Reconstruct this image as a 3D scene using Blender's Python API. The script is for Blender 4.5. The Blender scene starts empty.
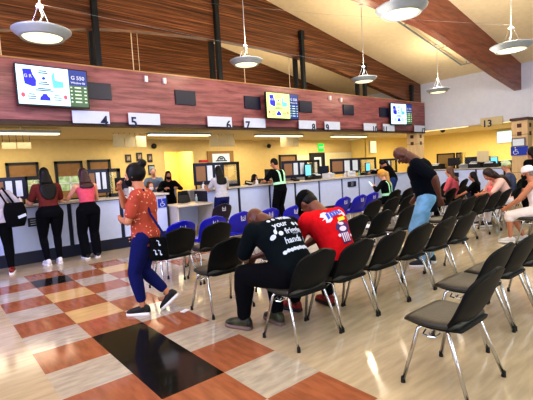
import bpy, bmesh, math, random
from mathutils import Vector, Matrix, Euler, Quaternion
from mathutils.bvhtree import BVHTree
random.seed(7)
COL = bpy.context.scene.collection
PI = math.pi
V = Vector

# ------------------------------------------------------------------ camera
F_PX, PITCH, ROLL, YAW, CAMH = 409.7, 0.0756, -0.0575, 0.6927, 1.5
_f0 = V((math.sin(YAW), math.cos(YAW), 0)); _r0 = V((math.cos(YAW), -math.sin(YAW), 0)); _u0 = V((0, 0, 1))
FWD = math.cos(PITCH)*_f0 - math.sin(PITCH)*_u0
_up = math.cos(PITCH)*_u0 + math.sin(PITCH)*_f0
RGT = math.cos(ROLL)*_r0 + math.sin(ROLL)*_up
UPV = math.cos(ROLL)*_up - math.sin(ROLL)*_r0
cam_d = bpy.data.cameras.new('camera'); cam = bpy.data.objects.new('camera', cam_d); COL.objects.link(cam)
cam.matrix_world = Matrix(((RGT.x, UPV.x, -FWD.x, 0), (RGT.y, UPV.y, -FWD.y, 0), (RGT.z, UPV.z, -FWD.z, CAMH), (0, 0, 0, 1)))
cam_d.sensor_width = 36; cam_d.lens = F_PX/533*36; cam_d.clip_start = .05; cam_d.clip_end = 200
bpy.context.scene.camera = cam
def at(x, y, ax, v):
    """point of the place seen at photo pixel (x,y) on the plane axis=v (0 X, 1 Y, 2 Z)"""
    d = RGT*(x-266.5)+UPV*(200-y)+FWD*F_PX
    return V((0, 0, CAMH))+d*((v-(CAMH if ax == 2 else 0))/d[ax])

# ------------------------------------------------------------------ materials
MATS = {}
def mat(name, col, rough=.5, metal=0, noise=0, nscale=8, emit=0, spec=.5, stretch=(1, 1, 1), trans=0, alpha=1, col2=None, coat=0, bump=0):
    if name in MATS: return MATS[name]
    m = bpy.data.materials.new(name); m.use_nodes = True; nt = m.node_tree; b = nt.nodes['Principled BSDF']
    b.inputs['Base Color'].default_value = (*col, 1); b.inputs['Roughness'].default_value = rough
    b.inputs['Metallic'].default_value = metal; b.inputs['Specular IOR Level'].default_value = spec
    b.inputs['Transmission Weight'].default_value = trans; b.inputs['Alpha'].default_value = alpha
    b.inputs['Coat Weight'].default_value = coat
    tc = nt.nodes.new('ShaderNodeTexCoord'); mp = nt.nodes.new('ShaderNodeMapping'); mp.inputs['Scale'].default_value = stretch
    nz = nt.nodes.new('ShaderNodeTexNoise'); nz.inputs['Scale'].default_value = nscale; nz.inputs['Detail'].default_value = 5
    nt.links.new(tc.outputs['Object'], mp.inputs['Vector']); nt.links.new(mp.outputs[0], nz.inputs['Vector'])
    rp = nt.nodes.new('ShaderNodeValToRGB')
    c2 = col2 if col2 else tuple(c*(1-noise) for c in col)
    c1 = col if col2 else tuple(min(1, c*(1+noise)) for c in col)
    if not noise and not col2: c1 = tuple(min(1, c*1.03) for c in col); c2 = tuple(c*.97 for c in col)
    rp.color_ramp.elements[0].color = (*c2, 1); rp.color_ramp.elements[1].color = (*c1, 1)
    rp.color_ramp.elements[0].position = .35; rp.color_ramp.elements[1].position = .65
    nt.links.new(nz.outputs['Fac'], rp.inputs[0]); nt.links.new(rp.outputs[0], b.inputs['Base Color'])
    if emit:
        b.inputs['Emission Strength'].default_value = emit; nt.links.new(rp.outputs[0], b.inputs['Emission Color'])
    if bump:
        bp = nt.nodes.new('ShaderNodeBump'); bp.inputs['Strength'].default_value = bump; bp.inputs['Distance'].default_value = .01
        nt.links.new(nz.outputs['Fac'], bp.inputs['Height']); nt.links.new(bp.outputs[0], b.inputs['Normal'])
    MATS[name] = m; return m
def s(r, g, b): return tuple((c/255/12.92 if c/255 <= .04045 else ((c/255+.055)/1.055)**2.4) for c in (r, g, b))

M_cream = mat('floor_cream', s(188, 176, 154), .1, noise=.1, nscale=3, stretch=(1, 6, 1), bump=.01)
M_orange = mat('floor_terracotta', s(160, 104, 76), .11, noise=.16, nscale=4, stretch=(5, 1, 1))
M_white = mat('floor_white', s(182, 176, 166), .1, noise=.14, nscale=3, stretch=(2, 7, 1))
M_pale = mat('floor_yellow_cream', s(206, 180, 130), .1, noise=.08, nscale=3, stretch=(1, 6, 1))
M_blackt = mat('floor_black', s(22, 22, 20), .1, col2=s(40, 38, 32), nscale=5, stretch=(1, 8, 1))
M_yellow = mat('wall_yellow_paint', s(222, 196, 134), .8, noise=.03)
M_ceil = mat('ceiling_cream', s(236, 222, 188), .9, noise=.03)
M_wall = mat('wall_white_paint', s(212, 218, 232), .8, noise=.02)
M_officeceil = mat('office_ceiling', s(214, 198, 160), .9, noise=.03)
def wood(name, dark, mid, light, sc=(.5, 6, 14), rough=.35):
    m = bpy.data.materials.new(name); m.use_nodes = True; nt = m.node_tree; b = nt.nodes['Principled BSDF']; b.inputs['Roughness'].default_value = rough
    tc = nt.nodes.new('ShaderNodeTexCoord'); mp = nt.nodes.new('ShaderNodeMapping'); mp.inputs['Scale'].default_value = sc
    nz = nt.nodes.new('ShaderNodeTexNoise'); nz.inputs['Scale'].default_value = 1.4; nz.inputs['Detail'].default_value = 8; nz.inputs['Roughness'].default_value = .65; nz.inputs['Distortion'].default_value = .4
    rp = nt.nodes.new('ShaderNodeValToRGB'); e = rp.color_ramp.elements
    e[0].position = .33; e[0].color = (*dark, 1); e[1].position = .7; e[1].color = (*light, 1); k = e.new(.5); k.color = (*mid, 1)
    nt.links.new(tc.outputs['Object'], mp.inputs['Vector']); nt.links.new(mp.outputs[0], nz.inputs['Vector'])
    nt.links.new(nz.outputs['Fac'], rp.inputs[0]); nt.links.new(rp.outputs[0], b.inputs['Base Color']); return m
M_beam = wood('glulam_wood', s(40, 22, 13), s(100, 60, 37), s(166, 112, 72), sc=(.35, 8, 22))
M_beam2 = wood('glulam_wood_reddish', s(104, 56, 42), s(134, 76, 58), s(152, 94, 72), sc=(1.2, 6, 9))
M_fascia = wood('fascia_wood', s(104, 60, 62), s(142, 86, 88), s(168, 110, 112), sc=(.8, 4, 7), rough=.35)
M_trimwood = wood('light_trim_wood', s(150, 110, 70), s(180, 140, 92), s(206, 168, 116))
M_birch = mat('pillar_panel', s(206, 180, 140), .45, noise=.06, nscale=3, stretch=(4, 4, .7))
M_steel = mat('dark_steel', s(34, 40, 44), .45, .4)
M_navy = mat('navy_laminate', s(20, 28, 58), .4)
M_panel = mat('lilac_laminate', s(196, 212, 252), .4, noise=.02)
M_top = mat('counter_top', s(196, 190, 186), .3, noise=.1, nscale=30)
M_black = mat('black_plastic', s(14, 15, 18), .4)
M_chairback = mat('chair_shell', s(8, 14, 19), .5, noise=.12, nscale=40, spec=.22)
M_seat = mat('chair_vinyl', s(56, 54, 46), .42, noise=.08, nscale=60, bump=.15)
M_blue = mat('blue_shell', s(12, 18, 190), .35)
M_chrome = mat('chrome', s(205, 208, 212), .14, 1)
M_rubber = mat('rubber', s(12, 12, 12), .7)
M_paper = mat('paper', s(214, 226, 240), .7, noise=.02)
M_signw = mat('sign_board', s(196, 208, 232), .5)
M_signc = mat('sign_board_cream', s(200, 188, 150), .6)
M_ink = mat('sign_ink', s(14, 30, 66), .6)
M_white_p = mat('white_plastic', s(222, 224, 228), .4)
M_lampshell = mat('lamp_shell', s(146, 154, 160), .35, .2)
M_lamp = mat('lamp_glow', (1, .93, .62), .5, emit=.95)
M_tube = mat('tube_glow', (1, .88, .6), .5, emit=1.6)
M_brown = mat('brown_board', s(150, 116, 88), .8, noise=.05)
M_blind = mat('door_wood', s(150, 112, 66), .6, noise=.1)
M_dark = mat('dark_frame', s(28, 28, 30), .5)
M_glass = mat('clear_panel', (.95, .97, 1), .04, trans=1, spec=.5, alpha=.35)
M_banner = mat('translucent_banner', s(232, 220, 184), .6, alpha=.55)
M_green = mat('exit_green', s(20, 200, 70), .5, emit=1.4)
M_signblue = mat('access_blue', s(22, 60, 180), .5)
M_scr_w = mat('screen_pale', s(188, 226, 246), .3, emit=.95)
M_scr_y = mat('screen_yellow_green', s(206, 238, 140), .3, emit=.95)
M_scr_b = mat('screen_blue', s(26, 50, 120), .3, emit=.8)
M_scr_g = mat('screen_green', s(64, 96, 70), .3, emit=.6)
M_scr_c = mat('screen_cyan', s(110, 200, 236), .3, emit=.9)
M_scr_ink = mat('screen_text', s(40, 50, 90), .4, emit=.2)
M_scr_state = mat('screen_state_blue', s(40, 40, 190), .4, emit=.6)
M_scr_red = mat('screen_red', s(226, 84, 96), .4, emit=.6)
M_scr_teal = mat('screen_teal', s(96, 180, 200), .4, emit=.6)
M_recess = mat('dark_navy_panel', s(16, 22, 52), .3)

# ------------------------------------------------------------------ mesh helpers
def link(name, me, m=None, parent=None):
    o = bpy.data.objects.new(name, me); COL.objects.link(o)
    if m:
        for k in (m if isinstance(m, (list, tuple)) else [m]): me.materials.append(k)
    if parent: o.parent = parent
    return o
def build(name, bm, m=None, parent=None, smooth=False):
    bmesh.ops.recalc_face_normals(bm, faces=bm.faces)
    me = bpy.data.meshes.new(name); bm.to_mesh(me); bm.free()
    if smooth:
        for p in me.polygons: p.use_smooth = True
    return link(name, me, m, parent)
def box(bm, c, sz, rot=None, bev=0, mi=0):
    r = bmesh.ops.create_cube(bm, size=1); vs = r['verts']
    M = Matrix.Translation(V(c)) @ (Euler(rot).to_matrix().to_4x4() if rot else Matrix()) @ Matrix.Diagonal((*sz, 1))
    bmesh.ops.transform(bm, matrix=M, verts=vs)
    fs = list({f for v in vs for f in v.link_faces})
    for f in fs: f.material_index = mi
    if bev:
        es = list({e for v in vs for e in v.link_edges})
        bmesh.ops.bevel(bm, geom=es, offset=bev, segments=2, profile=.7, affect='EDGES')
def bx(bm, x0, x1, y0, y1, z0, z1, bev=0, mi=0): box(bm, ((x0+x1)/2, (y0+y1)/2, (z0+z1)/2), (x1-x0, y1-y0, z1-z0), None, bev, mi)
def rings(bm, rs, cap=True, mi=0):
    """rs: list of lists of points -> skinned closed tube"""
    vs = [[bm.verts.new(p) for p in r] for r in rs]; n = len(vs[0])
    for a, b in zip(vs, vs[1:]):
        for i in range(n):
            f = bm.faces.new((a[i], a[(i+1) % n], b[(i+1) % n], b[i])); f.material_index = mi
    if cap:
        bm.faces.new(vs[0][::-1]).material_index = mi; bm.faces.new(vs[-1]).material_index = mi
def frame_of(d, hint=None):
    d = V(d).normalized(); h = V(hint) if hint is not None else (V((0, 0, 1)) if abs(d.z) < .9 else V((1, 0, 0)))
    x = h.cross(d)
    if x.length < 1e-4: x = V((1, 0, 0)).cross(d)
    x.normalize(); return x, d.cross(x)
def tube(bm, pts, r, n=10, mi=0):
    pts = [V(p) for p in pts]; rr = r if isinstance(r, (list, tuple)) else [r]*len(pts); out = []
    x = None
    for i, p in enumerate(pts):
        d = (pts[min(i+1, len(pts)-1)]-pts[max(i-1, 0)]).normalized()
        if x is None: x, y = frame_of(d)
        else:
            x = (x-d*x.dot(d)).normalized(); y = d.cross(x)
        out.append([p+(x*math.cos(2*PI*k/n)+y*math.sin(2*PI*k/n))*rr[i] for k in range(n)])
    rings(bm, out, True, mi)
def lathe(bm, prof, c=(0, 0, 0), n=32, M=None, mi=0):
    rs = []
    for r, z in prof:
        ring = [V((max(r, 1e-4)*math.cos(2*PI*k/n), max(r, 1e-4)*math.sin(2*PI*k/n), z)) for k in range(n)]
        rs.append([(M @ p if M else p)+V(c) for p in ring])
    rings(bm, rs, True, mi)
def ell(bm, c, r, rot=None, n=16, mi=0):
    R = rot if rot is not None else Matrix.Identity(3); rs = []
    m = n//2
    for i in range(m+1):
        t = PI*i/m; t = min(max(t, .02), PI-.02)
        rs.append([V(c)+R @ V((r[0]*math.sin(t)*math.cos(2*PI*k/n), r[1]*math.sin(t)*math.sin(2*PI*k/n), -r[2]*math.cos(t))) for k in range(n)])
    rings(bm, rs, True, mi)
def capsule(bm, p0, r0, p1, r1, n=12):
    p0, p1 = V(p0), V(p1); d = (p1-p0)
    L = d.length
    if L < 1e-5: return
    d /= L; x, y = frame_of(d); rs = []
    for t in (-.98, -.7, -.35, 0): rs.append((p0+d*r0*t, r0*math.sqrt(1-t*t)))
    for t in (0, .35, .7, .98): rs.append((p1+d*r1*t, r1*math.sqrt(1-t*t)))
    rings(bm, [[p+(x*math.cos(2*PI*k/n)+y*math.sin(2*PI*k/n))*r for k in range(n)] for p, r in rs])
def chain(bm, pts, rs, n=12):
    for i in range(len(pts)-1): capsule(bm, pts[i], rs[i], pts[i+1], rs[i+1], n)
def loft(bm, secs, n=20, pw=2.0):
    """secs: (center, rx, ry, xdir, ydir)"""
    out = []
    for c, rx, ry, xd, yd in secs:
        ring = []
        for k in range(n):
            a = 2*PI*k/n; ca, sa = math.cos(a), math.sin(a); e = 2/pw
            ring.append(V(c)+xd*rx*math.copysign(abs(ca)**e, ca)+yd*ry*math.copysign(abs(sa)**e, sa))
        out.append(ring)
    rings(bm, out)
def remesh(name, bm, voxel, m=None, parent=None, smooth=3, fac=.5):
    bmesh.ops.recalc_face_normals(bm, faces=bm.faces)
    me = bpy.data.meshes.new('tmp'); bm.to_mesh(me); bm.free()
    o = bpy.data.objects.new('tmp', me); COL.objects.link(o)
    md = o.modifiers.new('r', 'REMESH'); md.mode = 'VOXEL'; md.voxel_size = voxel; md.use_smooth_shade = True
    if smooth:
        sm = o.modifiers.new('s', 'SMOOTH'); sm.factor = fac; sm.iterations = smooth
    dg = bpy.context.evaluated_depsgraph_get(); dg.update()
    me2 = bpy.data.meshes.new_from_object(o.evaluated_get(dg)); me2.name = name
    bpy.data.objects.remove(o); bpy.data.meshes.remove(me)
    for p in me2.polygons: p.use_smooth = True
    return link(name, me2, m, parent)
def bake(o):
    dg = bpy.context.evaluated_depsgraph_get(); dg.update()
    me = bpy.data.meshes.new_from_object(o.evaluated_get(dg)); o.modifiers.clear(); o.data = me
def text_mesh(txt, size, depth=.004, align='CENTER'):
    c = bpy.data.curves.new('t', 'FONT'); c.body = txt; c.size = size; c.align_x = align; c.align_y = 'CENTER'; c.extrude = depth; c.offset = size*.018; c.resolution_u = 3
    o = bpy.data.objects.new('t', c); COL.objects.link(o)
    dg = bpy.context.evaluated_depsgraph_get(); dg.update()
    me = bpy.data.meshes.new_from_object(o.evaluated_get(dg)); bpy.data.objects.remove(o); bpy.data.curves.remove(c); return me
def text(name, txt, size, loc, rot, m, parent=None, sx=1):
    o = link(name, text_mesh(txt, size, .003), None, parent); o.data.materials.clear(); o.data.materials.append(m)
    o.location = loc; o.rotation_euler = rot; o.scale = (sx, 1, 1); return o
def tag(o, label=None, cat=None, group=None, kind=None):
    if label: o['label'] = label
    if cat: o['category'] = cat
    if group: o['group'] = group
    if kind: o['kind'] = kind
    return o
def empty(name, loc, rz=0, label=None, cat=None, group=None):
    o = bpy.data.objects.new(name, None); COL.objects.link(o); o.location = loc; o.rotation_euler = (0, 0, rz); o.empty_display_size = .1
    return tag(o, label, cat, group)
def dup(root, loc, rz=None, label=None, group=None):
    r = root.copy(); COL.objects.link(r); r.location = loc
    if rz is not None: r.rotation_euler = (0, 0, rz)
    if label: r['label'] = label
    if group: r['group'] = group
    for ch in list(root.children):
        c = ch.copy(); COL.objects.link(c); c.parent = r
        for g in list(ch.children):
            d = g.copy(); COL.objects.link(d); d.parent = c
    return r
def struct(name, bm, m, smooth=False): return tag(build(name, bm, m, None, smooth), kind='structure')

# ------------------------------------------------------------------ room
Y_C = 8.58           # front plane of counter and fascia
X_W = 15.8           # white wall on the right
T, TX0, TY0 = .5017, .59, 4.036
def floor():
    bm = bmesh.new()
    def q(x0, x1, y0, y1, mi):
        f = bm.faces.new([bm.verts.new(p) for p in ((x0, y0, 0), (x1, y0, 0), (x1, y1, 0), (x0, y1, 0))]); f.material_index = mi
    X = lambda j: TX0+j*T
    Yr = lambda r: TY0-r*T
    cols, rows = (-9, 16), (-7, 15)
    q(-6, X(cols[0]), -7, 16, 0); q(X(cols[1]), 26, -7, 16, 0)
    q(X(cols[0]), X(cols[1]), Yr(rows[0]), 16, 0); q(X(cols[0]), X(cols[1]), -7, Yr(rows[1]), 0)
    for j in range(*cols):
        for r in range(*rows):
            inside = (0 <= j <= 2) or (j == 3 and r <= -4) or r <= -5
            if not inside: mi = 0
            elif j == 1 and (r == -6 or 0 <= r <= 2): mi = 4
            else:
                par = (j+r) % 2 == 0
                mi = 1 if par else (3 if (j == 1 or (j == 3 and r == -6)) else 2)
            if r >= 3 and inside:
                mi = 1 if (j+r) % 2 == 0 else 2
            q(X(j), X(j+1), Yr(r+1), Yr(r), mi)
    return bm
struct('floor', floor(), [M_cream, M_orange, M_white, M_pale, M_blackt])
def ceil_z(x): return 4.55+.2*(X_W-x) if x > 6 else 4.55+.2*(X_W-6)-.2*(6-x)
bm = bmesh.new()
for xa, xb in ((-6, 6), (6, X_W+.1)):
    for dz in (0,):
        f = bm.faces.new([bm.verts.new(p) for p in ((xa, -7, ceil_z(xa)), (xb, -7, ceil_z(xb)), (xb, 16, ceil_z(xb)), (xa, 16, ceil_z(xa)))])
struct('ceiling', bm, M_ceil)
bm = bmesh.new(); bx(bm, X_W, X_W+.25, -7, 8.55, 2.68, 5.2); bx(bm, X_W, X_W+.25, 8.55, 16, 2.68, 5.2); bx(bm, X_W, X_W+.25, -7, 1.4, 0, 2.68); struct('wall_right', bm, M_wall)
bm = bmesh.new(); bx(bm, -6.2, -6, -7, 16, 0, 7); struct('wall_left', bm, M_wall)
bm = bmesh.new(); bx(bm, -6, 26, 15.8, 16, 2.7, 7.5); bx(bm, -6, X_W+.25, Y_C+.3, Y_C+.34, 2.68, 2.78); struct('wall_upper', bm, M_ceil)
# window wall behind the camera: piers and sill with open panes
bm = bmesh.new(); bx(bm, -6, X_W, -7.2, -7, 0, .5); bx(bm, -6, X_W, -7.2, -7, 3.6, 7.4)
for k in range(8): bx(bm, -6+k*3.08, -5.5+k*3.08, -7.2, -7, .5, 3.6)
struct('wall_front', bm, M_wall)
# office behind the counter
YB, ZO = 13.0, 2.68
bm = bmesh.new(); bx(bm, -6, 6.38, YB, YB+.1, 0, ZO); bx(bm, 7.5, 16.5, YB, YB+.1, 0, ZO); bx(bm, 6.38, 7.5, YB, YB+.1, 2.28, ZO); struct('wall_back', bm, M_yellow)
M_yel2 = mat('wall_yellow_bright', s(236, 212, 136), .8, noise=.02)
bm = bmesh.new(); bx(bm, 6.2, 8.2, 15, 15.1, 0, ZO); bx(bm, 6.28, 6.38, YB+.1, 15, 0, ZO); bx(bm, 7.9, 8.0, YB+.1, 15, 0, ZO); struct('wall_corridor', bm, M_yel2)
bm = bmesh.new(); bx(bm, 16.5, 21, 12.2, 12.3, 0, 3.2); bx(bm, 20.5, 20.6, -2, 12.3, 0, 3.2); bx(bm, 16.45, 16.55, 12.2, 13.1, 0, ZO); struct('wall_office_right', bm, M_yel2)
bm = bmesh.new(); bx(bm, -6, X_W, Y_C+.3, 15, ZO, ZO+.1); struct('ceiling_office', bm, M_officeceil)
bm = bmesh.new(); bx(bm, X_W+.02, 21, -2, 13, 2.72, 2.82); struct('ceiling_office_right', bm, M_officeceil)

# fascia
fa = empty('wood_fascia', (8, Y_C+.1, 0), 0, 'long reddish wood fascia hung above the service counter', 'fascia')
fa['kind'] = 'structure'
bm = bmesh.new(); bx(bm, -14, 7.75, 0, .16, 2.66, 3.76); build('board', bm, M_fascia, fa)
bm = bmesh.new(); bx(bm, -14, 7.75, .02, .3, 2.58, 2.66); build('lower_rail', bm, mat('rail_dark', s(64, 40, 34), .5), fa)
bm = bmesh.new(); bx(bm, -14, 7.75, -.01, .3, 3.76, 3.785); build('top_ledge', bm, M_trimwood, fa)
fa.name = 'trim_1'
for k, x in enumerate([.8+2*i for i in range(7)]):
    bm = bmesh.new(); bx(bm, x-.17 if k else x-.1, x+.36, Y_C+.06, Y_C+.11, 3.11, 3.44, .006)
    o = build('wall_speaker', bm, M_recess); bb = bmesh.new()
    tag(o, ['dark box half hidden left of the first television', 'dark navy box right of the left television', 'dark navy box above service sign 5 and 6', 'dark navy box left of the middle television', 'dark navy box right of the middle television', 'dark navy box left of the right television', 'dark navy box right of the right television'][k], 'wall box', 'dark boxes along the fascia')
for k, (px, py) in enumerate(((146, 79), (164.5, 81), (330, 98), (341, 100))):
    p = at(px, py, 1, Y_C+.07); bm = bmesh.new(); box(bm, p, (.07, .06, .13), None, .01); tag(build('sensor_box', bm, M_white_p), ['small white box left of a pair on the fascia', 'small white box right of a pair on the fascia', 'small white box high on the fascia right of middle television', 'small white box beside another, far along the fascia'][k], 'sensor', 'white boxes on the fascia')

# glulam beams (arched underside, sloped top)
def beam(name, y0, y1, m, label, x0=-6, x1=X_W, bot=None):
    pts = bot or [(-6, 3.3), (-2, 3.75), (0, 4.06), (1.3, 4.3), (2.3, 4.47), (3.1, 4.62), (3.8, 4.7), (5.3, 4.8), (6.3, 4.84), (7.56, 4.84), (9.65, 4.71), (10.54, 4.58), (12.2, 4.3), (14.1, 3.95), (x1, 3.68)]
    bm = bmesh.new(); rs = []
    for x, z in pts: rs.append([V((x, y0, z)), V((x, y1, z)), V((x, y1, ceil_z(x)+.02)), V((x, y0, ceil_z(x)+.02))])
    # extra station at ridge
    rings(bm, rs); o = build(name, bm, m); tag(o, label, 'beam', 'arched wooden roof beams'); o['kind'] = 'structure'; return o
beam('trim_2', 8.85, 9.05, M_beam, 'arched beam over the fascia')
beam('trim_3', 12.5, 12.7, M_beam, 'arched beam behind')
beam('trim_4', 5.2, 5.42, M_beam2, 'arched beam near')
beam('trim_5', 1.55, 1.77, M_beam2, 'arched beam nearest')
# steel posts in pairs, front and back of beam
for k, x in enumerate((0, 3, 6, 9, 12, 15)):
    zt = [4.9, 5.6, 5.9, 5.52, 4.92, 4.45][k]
    for j, (y, top) in enumerate(((8.79, zt), (9.11, zt))):
        bm = bmesh.new(); bx(bm, x-.055, x+.055, y-.055, y+.055, 3.4, top)
        bx(bm, x-.075, x+.075, y-.062, y+.062, zt-.25, zt)
        for zz in (4.9, 4.3): box(bm, (x, y-.06 if j == 0 else y+.06, min(zz, zt-.1)), (.03, .02, .03))
        o = build('steel_post', bm, M_steel)
        tag(o, ['leftmost', 'first visible', 'second', 'third', 'fourth', 'last'][k]+[' dark steel post in front of the arched beam', ' dark steel post behind the arched beam'][j]+' above the fascia', 'post', 'steel posts holding the fascia')
# thin cream rods behind the fascia
for k, (px, py) in enumerate(((1, 54), (94, 60), (133.5, 66), (245, 80), (290, 87), (139.5, 67))):
    p = at(px, py, 1, 9.4); bm = bmesh.new(); tube(bm, [(p.x, 9.4, 3.3), (p.x, 9.4, 4.9)], .012 if k < 5 else .006)
    tag(build('hanging_rod', bm, M_ceil), 'thin cream rod above the fascia, number %s from the left' % ['one', 'two', 'three', 'five', 'six', 'four'][k], 'rod', 'thin rods above the fascia')
# track on ceiling
bm = bmesh.new()
A = at(345, -8, 2, 4.9); 
tA, tB = V((6.6, 5.95, 0)), V((15.0, 6.05, 0))
for dy in (0, .35): tube(bm, [(7.0, 6.3+dy, ceil_z(7.0)-.1), (14.6, 6.3+dy, ceil_z(14.6)-.1)], .026, 6)
for x in (7, 9, 11, 13, 14.6): tube(bm, [(x, 6.3, ceil_z(x)-.1), (x, 6.65, ceil_z(x)-.1)], .015, 6); tube(bm, [(x, 6.475, ceil_z(x)-.1), (x, 6.475, ceil_z(x))], .01, 6)
tag(build('ceiling_track', bm, M_lampshell), 'long thin double rail track under the sloped ceiling', 'ceiling track')

# ------------------------------------------------------------------ pendants
def pendant():
    r = empty('pendant_lamp', (0, 0, 0), 0, 'x', 'pendant lamp', 'round saucer pendant lamps')
    bm = bmesh.new(); lathe(bm, [(.16, .02), (.235, .0), (.245, -.045), (.262, -.055), (.28, -.03), (.32, .002), (.352, .03), (.358, .045), (.35, .052), (.28, .07), (.2, .085), (.1, .09)], n=48)
    build('shade', bm, M_lampshell, r, True)
    bm = bmesh.new(); lathe(bm, [(.02, -.062), (.15, -.06), (.22, -.05), (.238, -.035), (.23, -.01), (.1, .0)], n=40); build('diffuser', bm, M_lamp, r, True)
    bm = bmesh.new(); lathe(bm, [(.02, .33), (.045, .34), (.05, .36), (.02, .385)], n=16); build('hub', bm, M_white_p, r, True)
    for k in range(3):
        a = 2*PI*k/3+.4; bm = bmesh.new(); tube(bm, [(.03*math.cos(a), .03*math.sin(a), .35), (.16*math.cos(a), .16*math.sin(a), .06)], .006, 6); build('rod', bm, M_chrome, r)
    bm = bmesh.new(); tube(bm, [(0, 0, .35), (.03, .01, .25), (-.02, .02, .15), (.02, 0, .06)], .01, 6); build('cable', bm, M_white_p, r)
    return r
pn = pendant(); PCH = []
PSP = [(1.37, 6.05, 3.42), (5.58, 7.14, 3.81), (9.56, 7.02, 3.79), (5.36, 3.26, 3.60), (8.6, 2.99, 3.48), (12.87, 6.62, 3.67)]
PL = ['large saucer pendant lamp upper left above the televised fascia', 'saucer pendant lamp hanging above the number 7 sign', 'small saucer pendant lamp in front of the fourth steel post pair', 'largest saucer pendant lamp cut by the top edge of the photo', 'saucer pendant lamp at far upper right near the end of the red beam', 'smallest saucer pendant lamp before the cream ceiling at right']
for i, (x, y, z) in enumerate(PSP):
    o = pn if i == 0 else dup(pn, (x, y, z)); o.location = (x, y, z); o['label'] = PL[i]; PCH.append(o)
    bm = bmesh.new(); tube(bm, [(0, 0, .37), (0, 0, ceil_z(x)-z)], .009, 6); lathe(bm, [(.06, ceil_z(x)-z-.04), (.06, ceil_z(x)-z)], n=16)
    build('stem', bm, M_white_p, o)
    L = bpy.data.lights.new('pendant_up', 'POINT'); L.energy = 62; L.color = (1, .84, .58); L.shadow_soft_size = .2
    lo = bpy.data.objects.new('pendant_up', L); COL.objects.link(lo); lo.location = (x, y, z+.45)
    L = bpy.data.lights.new('pendant_down', 'SPOT'); L.energy = 26; L.color = (1, .9, .7); L.spot_size = 2.4; L.spot_blend = .8; L.shadow_soft_size = .32
    lo = bpy.data.objects.new('pendant_down', L); COL.objects.link(lo); lo.location = (x, y, z-.1)
for k, (a, b, lb) in enumerate(((V((1.34, 6.08, 3.82)), V((9.56, 7.02, 4.16)), 'thin tie wire strung between the saucer lamps over the wall'), (V((8.6, 2.99, 3.89)), V((5.3, 8.8, 5.6)), 'thin tie wire from the far right lamp to the beam'))):
    bm = bmesh.new(); tube(bm, [a, (a+b)/2-V((0, 0, .06)), b], .0015, 5); tag(build('tie_wire', bm, M_lampshell), lb, 'wire')

# ------------------------------------------------------------------ service signs
SL = {'4': 'pale hanging sign reading 4 right under the left television', '5': 'pale hanging sign reading 5 above the orange top woman', '6': 'pale hanging sign reading 6 above the grey shirted woman', '7': 'pale hanging sign reading 7 left of the middle television',
      '8': 'pale hanging sign reading 8 right of the middle television', '9': 'pale hanging sign reading 9 midway between the middle and right televisions', '10': 'pale hanging sign reading 10 left of the right television', '11': 'pale hanging sign reading 11 under the right television', '12': 'pale hanging sign reading 12 at the fascia end by the left pillar'}
def sign(n, x, w, zc, tx, mb=M_signw):
    r = empty('number_sign', (x+w/2, Y_C+.02, zc), 0, SL[n], 'sign')
    bm = bmesh.new(); box(bm, (0, 0, 0), (w, .015, .25), None, .004); build('board', bm, mb, r)
    t = text('numeral', n, .3, (tx, -.012, -.085), (PI/2, 0, 0), M_ink, r); return r
for n, x, side in (('4', 2.34, 1), ('5', 3.46, -1), ('6', 5.42, 1), ('7', 6.53, -1), ('8', 8.52, 1), ('9', 9.64, -1), ('10', 11.6, 1), ('11', 12.72, -1), ('12', 14.8, 1)):
    sign(n, x, .72 if x < 14 else .8, 2.735, side*.25)
r = empty('number_sign', (X_W-.05, 6.15, 2.74), -PI/2, 'cream hanging sign numbered 13 on the white wall', 'sign')
bm = bmesh.new(); box(bm, (0, 0, 0), (.75, .015, .28), None, .004); build('board', bm, M_signc, r)
text('numeral', '13', .34, (-.14, -.012, -.08), (PI/2, 0, 0), M_ink, r)

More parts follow.
